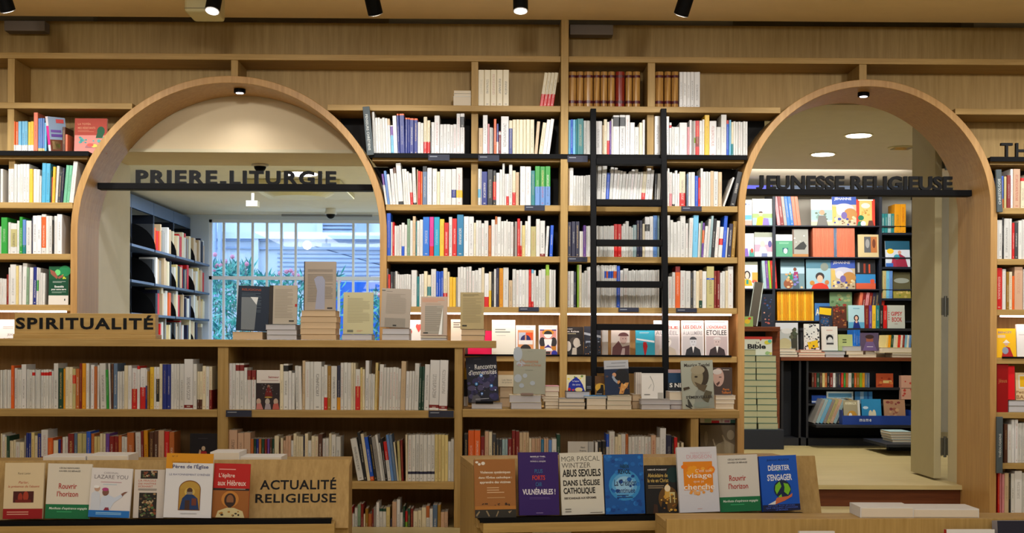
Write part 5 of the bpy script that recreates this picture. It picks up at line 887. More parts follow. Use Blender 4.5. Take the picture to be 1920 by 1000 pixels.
p = F2.hit(1037, 994, -.09)
for a, b_, yt, c, lab in ((1000, 1073, 995, (216, 212, 206), 'top of a pale book below the centre table ledge'), (915, 965, 995, (44, 40, 40), 'top of a dark book below the centre table ledge')):
    p = F2.hit((a + b_) / 2, yt, -.02); w = (b_ - a) * 5 / F; zb = p.z - .2
    oo = empty('displayed_book', Vector((p.x, p.y - .03, zb)), lab, 'book', None, (R(-6), 0, F2.a))
    MB().box(-w / 2, w / 2, 0, .0015, 0, .2, pm(c)).box(-w / 2, w / 2, .0185, .02, 0, .2, pm(c)).build('cover', oo, off=Z0); MB().box(-w / 2 + .001, w / 2 - .002, .0015, .0185, .002, .198, PAGE).build('page_block', oo, off=Z0)
a_, b_2 = F2.loc(903, 990)[0], F2.loc(1512, 990)[0]; zlo = zb - F2.p.z
MB().box(a_, b_2, -.12, .07, zlo - .03, zlo, OAKH).build('lower_ledge', t2, off=Z0)
# ================================================================ ceiling fittings of the shop
Z0 = (0, 0, 0)
for px, py, dx, dy, lit, lab in ((15, 20, .02, .062, 0, 'black ceiling spotlight cut by the top left corner'), (398, 20, -.01, -.045, 1, 'lit ceiling spotlight hanging beside the cream box'), (704, 26, .022, .062, 0, 'unlit looking black ceiling spotlight tilted right, over the wide arch side'), (976, 20, 0, -.03, 1, 'lit ceiling spotlight left of the tall post'), (1277, 27, -.03, .062, 0, 'black ceiling spotlight tilted left, over the ladder')):
    Yh = 6.3; e = at(px, py, Yh); tp = Vector((e.x - dx * 1.2, e.y - dy, e.z + .125))
    o = empty('track_spotlight', (tp.x, tp.y, CEIL), lab, 'spotlight', 'ceiling track spotlights')
    b = MB(); b.tube(tp, e, .0355, .0355, BLACK, 28, True); bd = b.build('head', o, smooth=False)
    b = MB(); b.tube((tp.x, tp.y, CEIL - .001), tp + Vector((0, 0, -.004)), .011, .011, BLACK, 12); b.build('arm', o)
    ax = (e - tp).normalized()
    b = MB(); b.tube(e + ax * .0005, e + ax * .003, .0345, .0345, mat('lamp_rim', (226, 226, 232), .2)); b.build('rim', bd, off=o.location)
    b = MB(); b.tube(e + ax * .003, e + ax * .0045, .029, .029, mat('spot_glow', (255, 246, 235), emit=7)); b.build('lens', bd, off=o.location)
o = empty('alarm_box', (X(373, 6.4), 6.45, CEIL), 'cream plastic box with rounded bottom corners under the ceiling', 'alarm box')
cw = mat('cream_plastic', (206, 196, 150), .5)
MB().box(X(343, 6.4), X(403, 6.4), 6.40, 6.61, 2.485, CEIL - .001, cw).build('casing', o, .012)
MB().box(X(343.5, 6.4), X(402.5, 6.4), 6.396, 6.399, 2.50, 2.503, mat('seam_grey', (150, 140, 110))).build('seam', o)
# ================================================================ the prayer book room behind the wide arch
YW2 = 14.0
PBW = mat('flare_tinted_wall', (196, 210, 234), .85, .2)  # blue flare from the window put into the wall colour
RL = -3.62
struct('ceiling_liturgy_room', MB().box(RL - .1, .2, 7.95, YW2 + .1, CZL, CZL + .1, CEILB))
struct('wall_liturgy_left', MB().box(RL - .1, RL, 7.4, YW2, 0, CZL + .1, WHITEP))
struct('wall_liturgy_right', MB().box(.1, .2, 7.4, YW2, 0, CZL + .1, WHITEP))
wx0, wx1, wz1, wz0 = X(391, YW2), -.5, Z(412, YW2, 500), .55
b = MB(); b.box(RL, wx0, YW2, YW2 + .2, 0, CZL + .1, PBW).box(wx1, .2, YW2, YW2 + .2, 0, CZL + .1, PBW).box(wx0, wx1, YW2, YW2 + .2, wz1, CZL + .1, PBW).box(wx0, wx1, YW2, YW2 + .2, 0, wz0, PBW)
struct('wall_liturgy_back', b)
WF = mat('flare_tinted_frame', (222, 228, 240), .5)  # frame colour carries the same blue flare tint
wn = empty('window_1', (wx0, YW2, wz0)); wn['kind'] = 'structure'
b = MB(); hb = Z(521.5, YW2, 500)
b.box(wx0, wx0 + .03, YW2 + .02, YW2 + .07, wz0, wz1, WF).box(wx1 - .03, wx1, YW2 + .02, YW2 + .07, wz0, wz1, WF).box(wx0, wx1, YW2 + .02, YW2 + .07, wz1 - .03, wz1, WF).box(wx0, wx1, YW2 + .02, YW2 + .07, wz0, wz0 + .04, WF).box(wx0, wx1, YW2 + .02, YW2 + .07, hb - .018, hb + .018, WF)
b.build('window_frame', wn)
b = MB()
for i in range(20):
    px = 391 + 27.05 * i; x = X(px, YW2)
    if x > wx1 - .04: break
    up = px < 565 or px > 650
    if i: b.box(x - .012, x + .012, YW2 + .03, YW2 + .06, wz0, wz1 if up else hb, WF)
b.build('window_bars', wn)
gl = bpy.data.materials.new('window_glass'); gl.use_nodes = True; nt = gl.node_tree; nt.nodes.remove(nt.nodes['Principled BSDF'])
mxs = nt.nodes.new('ShaderNodeMixShader'); tr = nt.nodes.new('ShaderNodeBsdfTransparent'); gs = nt.nodes.new('ShaderNodeBsdfGlossy'); gs.inputs['Roughness'].default_value = .02
mxs.inputs[0].default_value = .06; nt.links.new(tr.outputs[0], mxs.inputs[1]); nt.links.new(gs.outputs[0], mxs.inputs[2]); nt.links.new(mxs.outputs[0], nt.nodes['Material Output'].inputs[0])
MB().box(wx0 + .03, wx1 - .03, YW2 + .063, YW2 + .067, wz0 + .04, wz1 - .03, gl).build('window_pane', wn)
# the courtyard
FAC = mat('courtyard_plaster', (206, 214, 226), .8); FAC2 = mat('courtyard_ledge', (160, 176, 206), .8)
struct('ground_courtyard', MB().box(-7, 3, YW2 + .25, 22, -.2, 0, mat('courtyard_paving', (150, 150, 150), .9)))
fc = empty('wall_courtyard', (-2.5, 18, 0)); fc['kind'] = 'structure'
MB().box(-7, 3, 18, 18.2, 0, 6, FAC).build('facade', fc)
YF = 18.0
def fbox(x0, y0, x1, y1, d, m, nm):
    MB().box(X(x0, YF - d), X(x1, YF - d), YF - d, YF - .001, Z(y1, YF - d, 560), Z(y0, YF - d, 560), m).build(nm, fc)
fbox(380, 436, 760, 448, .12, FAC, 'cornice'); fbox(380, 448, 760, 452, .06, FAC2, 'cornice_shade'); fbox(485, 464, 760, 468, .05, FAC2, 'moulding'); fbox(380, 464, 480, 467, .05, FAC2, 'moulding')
fbox(476, 440, 484, 640, .10, FAC, 'pilaster'); fbox(594, 414, 604, 444, .1, FAC, 'shutter_frame')
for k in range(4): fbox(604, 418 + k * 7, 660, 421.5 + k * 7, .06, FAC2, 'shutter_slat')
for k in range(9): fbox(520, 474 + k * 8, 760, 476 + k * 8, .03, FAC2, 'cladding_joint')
fbox(668, 414, 690, 444, .08, FAC2, 'louvre_window')
sp = empty('drain_pipe', (X(402, 17.8), 17.8, 0), 'pair of pale drain pipes outside behind the window bars', 'pipe')
for px in (402, 412): b = MB(); b.tube((X(px, 17.8), 17.8, 0), (X(px, 17.8), 17.8, Z(408, 17.8, 400)), .028, .028, FAC2, 12); b.build('pipe', sp)
tag(MB().box(X(630, 17.2), X(790, 17.2), 17.2, 17.26, 0, Z(529, 17.2, 680), mat('courtyard_blue_board', (34, 104, 206), .5)).build('blue_gate', bevel=.004), 'bright blue gate outside, low behind the window', 'gate')
b = MB(); b.tube(at(590, 462, 18.0), at(730, 502, 18.0), .006, .006, mat('grey_cable', (90, 110, 140)), 8); tag(b.build('cable'), 'thin grey cable hanging across the courtyard', 'cable')
o = empty('globe_reflection', at(576, 460, 17.75), 'glowing white ball standing in for a lamp reflection in the window', 'reflection')  # ball and bracket added on the facade for a lamp mirrored in the glass
b = MB(); b.ball(at(576, 460, 17.75), .058, mat('reflection_glow', (255, 250, 236), emit=6), 18); b.build('globe', o, smooth=True)
b = MB(); b.tube(at(576, 460, 17.79), at(576, 460, 18.0), .012, .012, FAC2, 10); b.build('bracket', o)
LEAF = [mat('oleander_leaf', (64, 176, 156), .5), mat('oleander_leaf_light', (130, 210, 196), .5), mat('oleander_leaf_dark', (36, 124, 128), .5)]
PINK = mat('oleander_blossom', (226, 150, 176), .6)
def shrub(lab, px0, px1, ytop, n, Ys, seed):
    rr = random.Random(seed); o = empty('oleander_shrub', (X((px0 + px1) / 2, Ys), Ys, 0), lab, 'shrub', 'courtyard shrubs')
    x0, x1, zt = X(px0, Ys), X(px1, Ys), Z(ytop, Ys, px0); mb = MB()
    for i in range(n):
        c = Vector((rr.uniform(x0, x1), Ys + rr.uniform(-.25, .25), zt * (1 - rr.random() ** 1.7 * .95)))
        d = Vector((rr.uniform(-1, 1), rr.uniform(-.6, .3), rr.uniform(-.2, 1.2))).normalized(); s = d.cross(Vector((0, -1, .2))).normalized() * rr.uniform(.008, .014); l = rr.uniform(.10, .19)
        mb.add([c, c + d * l * .5 + s, c + d * l, c + d * l * .5 - s], [(0, 1, 2, 3)], rr.choice(LEAF))
    mb.build('foliage', o)
    st = MB()
    for i in range(6):
        x = x0 + (x1 - x0) * (i + .5) / 6; st.tube((x, Ys, 0), (x + rr.uniform(-.1, .1), Ys, zt * .8), .012, .006, mat('green_stem', (70, 110, 70)), 6)
    st.build('stems', o)
    bl = MB()
    for i in range(9):
        c = Vector((rr.uniform(x0, x1), Ys - .2, zt + rr.uniform(-.15, .16))); bl.ball(c, .028, PINK, 8)
    bl.build('blossoms', o)
shrub('dense oleander outside behind the leftmost window bars', 388, 470, 505, 1100, 15.6, 1)
shrub('thin oleander outside behind the middle window bars', 470, 560, 525, 500, 15.7, 2)
shrub('oleander outside between the tallest display book and the arch', 560, 640, 520, 500, 15.8, 3)
shrub('low oleander outside at the right edge of the window view', 690, 770, 560, 500, 15.7, 4)
# metal bookcase along the left wall of that room
bcx = X(358, YW2, 420); shx = X(395, YW2, 500)
bk = empty('metal_bookcase', (bcx, 12.3, FB), 'blue-grey metal bookcase with curved black shelf ends, beyond the wide arch', 'bookcase')
zh1, zh0 = Z(409, YW2, 358), Z(430, YW2, 358); ys = [10.2, 10.98, 11.74, 12.5, 13.26, 13.97]
BLUEM = mat('blue_header_metal', (70, 92, 124), .35)
for y0, y1 in zip(ys, ys[1:]): MB().box(bcx - .03, bcx, y0 + .004, y1 - .004, zh0, zh1, BLUEM).build('header', bk, .002)
for y in ys: MB().box(RL + .005, bcx, y - .02, y + .02, FB, zh0, NAVY).build('upright', bk)
MB().box(RL + .002, RL + .012, ys[0], ys[-1], FB, zh0, NAVYB).build('back_panel', bk)
shz = [Z(497, YW2, 395), Z(550, YW2, 395), Z(599, YW2, 395), Z(648, YW2, 395)]
for z in shz:
    for y0, y1 in zip(ys, ys[1:]):
        MB().box(RL + .02, shx, y0 + .02, y1 - .02, z - .022, z, NAVYB).build('shelf', bk, .002)
        n = 8; pts = [(bcx - .06, z)] + [(bcx - .06 + (shx - bcx + .06) * math.cos(math.pi / 2 * i / n), z + .24 * math.sin(math.pi / 2 * i / n)) for i in range(n + 1)]
        MB().prism(pts, y0 + .022, y0 + .027, BLACK).build('shelf_end', bk)
PB = [('W', 'off-white'), ('c', 'cream'), ('e', 'beige'), ('k', 'black'), ('o', 'orange'), ('w', 'white'), ('D', 'dark grey'), ('r', 'red'), ('N', 'navy'), ('x', 'pale yellow'), ('g', 'grey')]
rr = random.Random(5); SH = ['top', 'second', 'third', 'lowest']
for si, z in enumerate(shz):
    y = 13.88; n = 0
    while y > 11.75:
        t = rr.uniform(.035, .085)
        if any(q - .03 < y and y - t < q + .035 for q in ys): y -= .01; continue
        if rr.random() < .12: y -= .06; continue
        h = rr.uniform(.18, .255); c, cn = PB[rr.choice((0, 0, 1, 1, 2, 2, 2, 3, 4, 5, 6, 7, 8, 9, 10, 10))]; n += 1
        x1 = shx - rr.uniform(.02, .05); cm = pm(c)
        mb = MB(); mb.box(x1 - .15, x1, y - t, y - t + .002, z + .0005, z + h, cm); mb.box(x1 - .15, x1, y - .002, y, z + .0005, z + h, cm); mb.box(x1 - .002, x1, y - t + .002, y - .002, z + .0005, z + h, cm); mb.box(x1 - .148, x1 - .002, y - t + .002, y - .002, z + .002, z + h - .003, PAGE)
        tag(mb.build('prayer_book'), '%s book, %s from the window, %s shelf of the metal bookcase' % (cn, nth(n), SH[si]), 'book', 'books in the metal bookcase'); y -= t + .003
# fittings on that room's ceiling
o = empty('air_conditioner', (X(558, 11.4), 11.4, CZL), 'cream ceiling air conditioner beyond the wide arch', 'air conditioner')
MB().box(X(472, 11.2), X(645, 11.2), 10.9, 12.0, CZL - .05, CZL - .001, cw).build('casing', o, .01)
b = MB(); b.tube((X(558, 11.4), 11.5, CZL - .051), (X(558, 11.4), 11.5, CZL - .09), .30, .22, cw, 28); b.build('grille', o)
b = MB(); xx = X(488, 9.35)
o = empty('dome_camera', (xx, 8.9, CZL), 'black dome camera under the bulkhead beyond the wide arch', 'camera', 'ceiling dome cameras')
xx = X(488, 7.9); o.location = (xx, 7.88, ZLIN)
MB().tube((xx, 7.88, ZLIN - .001), (xx, 7.88, ZLIN - .014), .05, .05, mat('white_plastic', (220, 218, 210))).build('base', o); b = MB(); b.ball((xx, 7.88, ZLIN - .012), .036, BLACK, 18, 1.0, True); b.build('dome', o, smooth=True)
q = at(620, 402, 13.3)
o = empty('dome_camera', (q.x, 13.3, CZL), 'white cased dome camera over the window', 'camera', 'ceiling dome cameras')
b = MB(); b.tube((q.x, 13.3, CZL - .001), (q.x, 13.3, q.z), .05, .06, mat('white_plastic', (220, 218, 210)), 18); b.build('base', o); b = MB(); b.ball((q.x, 13.3, q.z), .045, BLACK, 18, 1.0, True); b.build('dome', o, smooth=True)
q0, q1 = at(528, 404, 13.8), at(698, 404, 13.8)
b = MB(); b.tube(q0, Vector((q1.x, q0.y, q0.z)), .012, .012, mat('steel_grey', (130, 136, 150), .3)); tag(b.build('curtain_rail'), 'thin grey rail above the barred window', 'rail')
for px, py, w, lab in ((383, 304, .09, 'recessed round downlight nearest the white passage wall'), (655, 308, .09, 'recessed round downlight beside the wide arch edge'), (565, 327, .16, 'bright oval ceiling light behind the letters of LITURGIE')):
    Yl = (CZL - CAMZ) * F / (HY - py); x = X(px, Yl, py)
    o = empty('ceiling_light', (x, Yl, CZL), lab, 'ceiling light', 'round ceiling lights')
    b = MB(); b.tube((x, Yl, CZL - .0005), (x, Yl, CZL - .008), w + .012, w + .012, cw, 24); b.build('trim_ring', o)
    b = MB(); b.tube((x, Yl, CZL - .008), (x, Yl, CZL - .012), w * .8, w * .8, mat('lamp_glow', (255, 244, 255), emit=9) if w > .1 else mat('dim_lamp', (255, 240, 214), emit=1.0), 24); b.build('lens', o)
q = at(474, 388, 11.6); o = empty('ceiling_projector', (q.x, 11.6, CZL), 'white angled ceiling floodlight beside the air conditioner', 'floodlight')
b = MB(); b.box(q.x - .05, q.x + .05, 11.55, 11.65, q.z, q.z + .05, WHITEP); b.build('head', o); b = MB(); b.tube((q.x, 11.6, q.z + .05), (q.x, 11.6, CZL), .012, .012, WHITEP, 10); b.build('arm', o)
# ================================================================ the children room behind the narrower arch
struct('ceiling_children_room', MB().box(.3, 5, 7.68, 12.1, CZR, CZR + .1, CEILB))
struct('wall_children_back', MB().box(.3, 5, 12.0, 12.1, 0, CZR + .1, WHITEP))
struct('wall_children_left', MB().box(.3, .4, 7.4, 12, 0, CZR + .1, WHITEP))
struct('wall_children_right', MB().box(4.2, 4.3, 7.6, 12, 0, CZR + .1, WHITEP))
xj = X(1799, 7.495, 600)
struct('trim_3', MB().box(xj, xj + .2, 7.495, 7.68, 0, ZRL, CREAM).box(xj - .006, xj, 7.495, 7.68, 0, .115, CREAM))
dr = empty('door_1', (xj - .03, 7.70, FB)); dr['kind'] = 'structure'
MB().box(xj - .075, xj - .033, 7.70, 8.13, FB + .012, ZRL - .02, mat('shade_toned_door', (172, 160, 122), .6)).build('leaf', dr, .002)  # cream leaf, its colour darkened for the shade it stands in
for py in (300, 575, 838):
    z = Z(py, 7.69, 1768); b = MB(); b.box(xj - .036, xj + .002, 7.685, 7.70, z - .05, z + .05, mat('hinge_steel', (110, 112, 110), .35, metal=1)); b.tube((xj - .016, 7.682, z - .06), (xj - .016, 7.682, z + .06), .009, .009, mat('hinge_steel', (110, 112, 110)), 10); b.build('hinge', dr)
for px, py, on in ((1610, 249, 1), (1543, 285, 1), (1690, 272, 0)):
    Yl = (CZR - CAMZ) * F / (HY - py); x = X(px, Yl, py); w = .083
    o = empty('ceiling_light', (x, Yl, CZR), ['louvred ceiling light that is switched off, by the door', 'bright round downlight nearest the narrower arch top' if py < 260 else 'bright round downlight further into the children room'][on], 'ceiling light', 'round ceiling lights')
    b = MB(); b.tube((x, Yl, CZR - .0005), (x, Yl, CZR - .006), w + .014, w + .014, cw, 28); b.build('trim_ring', o)
    b = MB()
    if on: b.tube((x, Yl, CZR - .006), (x, Yl, CZR - .009), w, w, mat('downlight_glow', (255, 250, 240), emit=14), 28)
    else:
        for k in range(4): b.box(x - w * .8, x + w * .8, Yl - .06 + k * .034, Yl - .05 + k * .034, CZR - .012, CZR - .006, mat('louvre_steel', (190, 186, 170), .15, metal=1))
    b.build('lens' if on else 'louvre', o)
YK = 11.4
ks = empty('display_shelving', (X(1555, YK), YK, FB), 'navy shelving of picture books along the back of the children room', 'shelving')
kx = [X(1380, YK), X(1452, YK), X(1652, YK), X(1735, YK)]
KS = [423, 482, 542, 602, 660]
for i in range(3):
    for y in KS: MB().box(kx[i] + .01, kx[i + 1] - .01, YK, YK + .36, Z(y, YK, 1555) - .011, Z(y, YK, 1555), NAVY).build('shelf', ks, .002)
    MB().box(kx[i], kx[i + 1], YK + .36, YK + .375, FB, Z(368, YK, 1555), mat('grey_back_board', (92, 94, 84), .7)).build('back_panel', ks)
    MB().box(kx[i], kx[i + 1], YK + .05, YK + .08, Z(365, YK, 1555), Z(347, YK, 1555), [mat('blue_lit_header', (60, 66, 190), .4), NAVYB, NAVYB][i]).build('header', ks)  # blue light on the left header is put into its colour
    MB().box(kx[i], kx[i + 1], YK + .352, YK + .36, Z(423, YK, 1555), Z(366, YK, 1555), WHITEP).build('lit_tone_panel', ks)  # white board painted in for the bright light on the top row
for x in kx: MB().box(x - .012, x + .012, YK + .02, YK + .376, FB, Z(347, YK, 1555), NAVY).build('upright', ks)
ZK = {y: Z(y, YK, 1555) for y in KS}
def kid(lab, rect, base, col, art, lean=10, Yo=.03, tilt=0, name='picture_book', t=.012, grp='picture books in the children room'):
    return display(lab, rect, YK + Yo, col, art, lean, tilt, 0, t, ZK[base] if base else None, name=name, group=grp, parts=False)
fig = lambda c1, c2, cx=.5, s=.2: [('e', cx, .58, s * .5, s * .38, (214, 176, 150)), ('e', cx, .53, s * .55, s * .28, (70, 46, 34), 0, 180), ('p', [(cx - s * 1.2, 1), (cx - s * .9, .72), (cx, .66), (cx + s * .9, .72), (cx + s * 1.2, 1)], c1)]
kid('white cover with blue and coral blocks, edge of the children shelves', (1390, 375, 1410, 422), 423, (232, 232, 230), [('r', .3, .6, .98, .78, (90, 160, 214)), ('r', 0, .82, 1, 1, (226, 150, 140)), ('s', .1, .1, .8, .2, 3, .1, [(60, 90, 150)])], 4)
kid('white and green cover with a child in yellow', (1411, 373, 1448, 422), 423, (226, 226, 222), [('r', 0, .56, 1, .72, (150, 180, 110)), ('r', 0, .72, 1, 1, (150, 196, 190)), ('l', .3, .12, .8, .3, 2, (190, 190, 186))] + fig((232, 190, 40), 0, .42, .2) + [('p', [(.5, 1), (.55, .72), (.8, .74), (.86, 1)], (130, 110, 180))], 4)
kid('white cover with a grey standing figure', (1521, 374, 1562, 422), 423, (232, 232, 228), [('r', 0, .4, 1, .8, (150, 176, 180)), ('s', .05, .5, .95, .9, 14, .08, [(120, 150, 140), (90, 110, 90)]), ('r', 0, .84, 1, 1, (206, 206, 160)), ('e', .5, .5, .12, .1, (190, 150, 120)), ('p', [(.25, 1), (.34, .62), (.66, .62), (.78, 1)], (110, 108, 104))], 4)
JEH = lambda: [('r', 0, 0, 1, .3, (60, 86, 170)), ('t', 'JEHANNE', .1, .06, .8, .17, (226, 226, 236), .02), ('e', .5, .42, .4, .16, (190, 190, 206)), ('r', .02, .36, .18, .9, (206, 176, 96)), ('e', .75, .62, .28, .2, (180, 130, 70)), ('e', .36, .52, .16, .14, (206, 204, 210)), ('e', .5, .66, .12, .12, (110, 96, 160)), ('s', .05, .7, .95, .98, 22, .08, [(206, 190, 150), (120, 90, 60), (226, 206, 160), (60, 70, 150)])]
kid('blue topped cover JEHANNE with a battle, upper copy', (1560, 367, 1606, 422), 423, (196, 180, 150), JEH(), 4)
kid('red bordered cover with a green hatted boy', (1606, 374, 1641, 422), 423, (206, 60, 40), [('r', .16, .04, .84, 1, (214, 186, 110)), ('r', .1, 0, .9, .05, (226, 226, 220)), ('e', .5, .24, .24, .1, (226, 222, 206)), ('s', .25, .36, .75, .6, 8, .09, [(186, 130, 60), (206, 160, 80)]), ('e', .24, .7, .16, .1, (20, 110, 80)), ('p', [(.02, 1), (.1, .84), (.36, .82), (.42, 1)], (20, 110, 80)), ('e', .36, .92, .14, .1, (226, 226, 226)), ('p', [(.6, 1), (.66, .8), (.86, .8), (.94, 1)], (100, 60, 50))], 4)
kid('white cover with violet and teal figures at the arch edge', (1390, 438, 1414, 481), 482, (228, 226, 230), [('p', [(.1, 1), (.2, .66), (.5, .64), (.6, 1)], (120, 90, 170)), ('p', [(.6, 1), (.66, .7), (.96, .7), (1, 1)], (60, 140, 130)), ('e', .84, .74, .1, .1, (214, 70, 50))], 5)
kid('pale cover with a white veiled girl writing', (1415, 436, 1451, 481), 482, (222, 220, 220), [('r', 0, 0, 1, .2, (150, 156, 140)), ('r', 0, .5, 1, .8, (206, 150, 170)), ('e', .42, .48, .13, .14, (214, 186, 170)), ('p', [(.2, .92), (.3, .6), (.56, .6), (.7, .9)], (232, 232, 236)), ('r', .36, .86, .66, 1, (110, 120, 160)), ('e', .8, .48, .1, .14, (90, 84, 140))], 5)
kid('green cover with a small white animal', (1455, 440, 1486, 481), 482, (80, 150, 116), [('r', 0, 0, 1, .28, (226, 228, 222)), ('r', .4, .6, .74, .8, (20, 100, 100)), ('e', .58, .74, .12, .12, (220, 224, 224)), ('l', .2, .36, .8, .44, 2, (150, 196, 170))], 5)
kid('grey cover with a black whale shape', (1486, 430, 1516, 481), 482, (150, 150, 142), [('r', 0, 0, .1, 1, (110, 90, 80)), ('p', [(.1, .72), (.5, .5), (.7, .44), (.9, .6), (.76, .74), (.4, .74)], (50, 52, 50)), ('s', .1, .2, .9, .5, 5, .06, [(206, 206, 200)]), ('r', 0, .9, 1, 1, (170, 120, 70))], 5)
kid('tan cover with two framed pictures beside the coral series', (1609, 440, 1648, 481), 482, (206, 186, 140), [('r', .3, .1, .62, .8, (90, 92, 96)), ('r', .62, .1, .92, .8, (180, 110, 60)), ('e', .46, .4, .1, .2, (150, 150, 150)), ('e', .77, .4, .08, .2, (110, 60, 40))], 5)
kid('cover with a black haired girl in yellow', (1390, 491, 1421, 541), 542, (222, 222, 214), [('r', 0, 0, 1, .12, (130, 132, 110)), ('r', .66, .4, 1, .74, (206, 160, 70)), ('e', .36, .5, .2, .16, (36, 34, 40)), ('e', .36, .52, .12, .13, (220, 190, 176)), ('p', [(.02, .9), (.08, .7), (.36, .64), (.6, .7), (.68, .9)], (226, 170, 30)), ('r', .3, .68, .44, .84, (30, 140, 130)), ('e', .8, .74, .16, .06, (226, 90, 70))], 5)
kid('crowded cover with a green tent and a violet dressed woman', (1464, 485, 1509, 541), 542, (110, 140, 150), [('r', 0, 0, 1, .26, (50, 76, 84)), ('r', 0, .3, 1, .5, (170, 196, 214)), ('p', [(.24, .7), (.4, .42), (.56, .7)], (50, 130, 90)), ('p', [(.5, 1), (.54, .5), (.74, .5), (.78, 1)], (70, 90, 104)), ('p', [(.52, .66), (.56, .44), (.72, .44), (.74, .66)], (150, 50, 100)), ('e', .6, .36, .07, .06, (120, 70, 50)), ('e', .32, .84, .2, .16, (140, 80, 50)), ('s', .05, .5, .95, .96, 14, .08, [(206, 180, 140), (120, 120, 190), (190, 150, 100)])], 5)
kid('pale blue cover with a dark haired boy in red', (1512, 487, 1558, 541), 542, (150, 186, 200), [('r', 0, 0, 1, .3, (84, 130, 150)), ('e', .75, .25, .16, .14, (130, 140, 130)), ('e', .56, .58, .18, .14, (60, 50, 50)), ('e', .56, .66, .12, .13, (220, 176, 150)), ('p', [(.2, 1), (.28, .86), (.5, .8), (.66, .8), (.86, .88), (.92, 1)], (206, 56, 40)), ('e', .24, .8, .1, .08, (190, 130, 60)), ('e', .84, .78, .09, .08, (190, 120, 70))], 5)
kid('blue topped cover JEHANNE with a battle, lower copy', (1558, 487, 1604, 541), 542, (186, 170, 140), JEH(), 5)
kid('dark cover with pillars above a blue pool', (1605, 487, 1642, 541), 542, (40, 40, 44), [('r', 0, .5, 1, .8, (50, 130, 190)), ('r', 0, .8, 1, 1, (206, 90, 60)), ('r', .1, .1, .2, .44, (150, 150, 150)), ('r', .4, .14, .5, .46, (150, 60, 40)), ('r', .66, .16, .74, .46, (190, 80, 50)), ('e', .84, .74, .12, .08, (206, 80, 56))], 5)
kid('blue and white cover with two red robed figures and a yellow bird', (1661, 452, 1707, 501), None, (206, 214, 226), [('r', 0, 0, 1, .34, (30, 84, 110)), ('e', .2, .4, .14, .1, (232, 190, 40)), ('e', .58, .44, .07, .07, (206, 150, 130)), ('p', [(.34, 1), (.44, .56), (.6, .5), (.8, .62), (.9, 1)], (150, 40, 66)), ('e', .46, .62, .12, .1, (60, 150, 170)), ('p', [(.2, 1), (.28, .66), (.4, .64), (.44, 1)], (160, 50, 76)), ('r', 0, .86, .3, 1, (50, 100, 180))], 8, Yo=.0)
kid('brown and green landscape cover by the door', (1675, 511, 1708, 560), None, (90, 86, 60), [('e', .5, .32, .44, .1, (150, 156, 146)), ('r', 0, .7, 1, 1, (150, 140, 60)), ('s', .05, .66, .95, .98, 16, .09, [(180, 160, 90), (90, 130, 60), (206, 180, 110)])], 8, Yo=.0)
for lab, y0, y1 in (('small navy shelf under the two yellow binders', 437, 441), ('small navy shelf under the red robed figures cover', 501, 505), ('small navy shelf under the landscape cover', 560, 564)):
    MB().box(kx[2] + .012, kx[3] - .012, YK - .02, YK + .3, Z(y1, YK, 1690), Z(y0, YK, 1690), NAVY).build('shelf', ks)
def spines(lab, x0, ws, top, base_z, cols, cat='book', name='picture_book', grp='picture books in the children room', lean=0, Yf=None, dep=.2):
    Yf = Yf or YK + .03; x = x0
    for i, w in enumerate(ws):
        _seed[0] += 1; c = cols[i % len(cols)]
        b = dict(x0=X(x, Yf, top), x1=X(x + w, Yf, top), z=base_z + .0008, h=Z(top, Yf, x) - base_z, c=c, bands=[], lean=0, Y=Yf, dep=dep, seed=_seed[0]); b['lean'] = math.atan(lean * Yf / F / b['h'])
        loc, rot = placed(b); mb = MB(); book_mesh(mb, b); o = mb.build(name, off=(0, 0, 0)); o.location = loc; o.rotation_euler = rot
        tag(o, PAL[c][1] + ' ' + lab % nth(i + 1), cat, grp); x += w / math.cos(b['lean'])
spines('spined book, %s of seven leaning ones on the upper children shelf', 1458, [6, 6.5, 6, 6, 6.5, 6.5, 6.5], 367, ZK[423], 'pRghhCC', lean=-7)
spines('spined thin book, %s of the long coral series', 1525, [2.8] * 28, 428, ZK[482], 'CCCCCCCCCCCCCCaaCCCCCCCCCCCC', name='series_book', grp='coral series in the children room', lean=-1)
spines('spined book, %s of five beside the yellow dressed girl', 1432, [6, 5, 4.5, 6, 4.5], 489, ZK[542], 'ivlrr', lean=-4)
spines('spined thin book, %s of the long amber series', 1458, [3.6] * 19, 547, ZK[602], 'QQyQ', name='series_book', grp='amber series in the children room', lean=-1)
spines('spined leaning book, %s of eight over the children counter', 1607, [6] * 8, 549, ZK[602], 'CRpRNDor', lean=6)
spines('binder, %s of two thick ones by the door', 1678, [11, 10], 383, Z(437, YK, 1690), 'QQ', name='thick_binder', grp='thick yellow binders', Yf=YK)
spines('spined book, %s of four teal and white ones beside the yellow binders', 1653, [6, 6, 6, 6], 401, Z(437, YK, 1690), 'ttit', Yf=YK + .02)
spines('spined book, %s of three beside the landscape cover', 1656, [6, 6, 6], 508, Z(560, YK, 1690), 'zsj', Yf=YK)
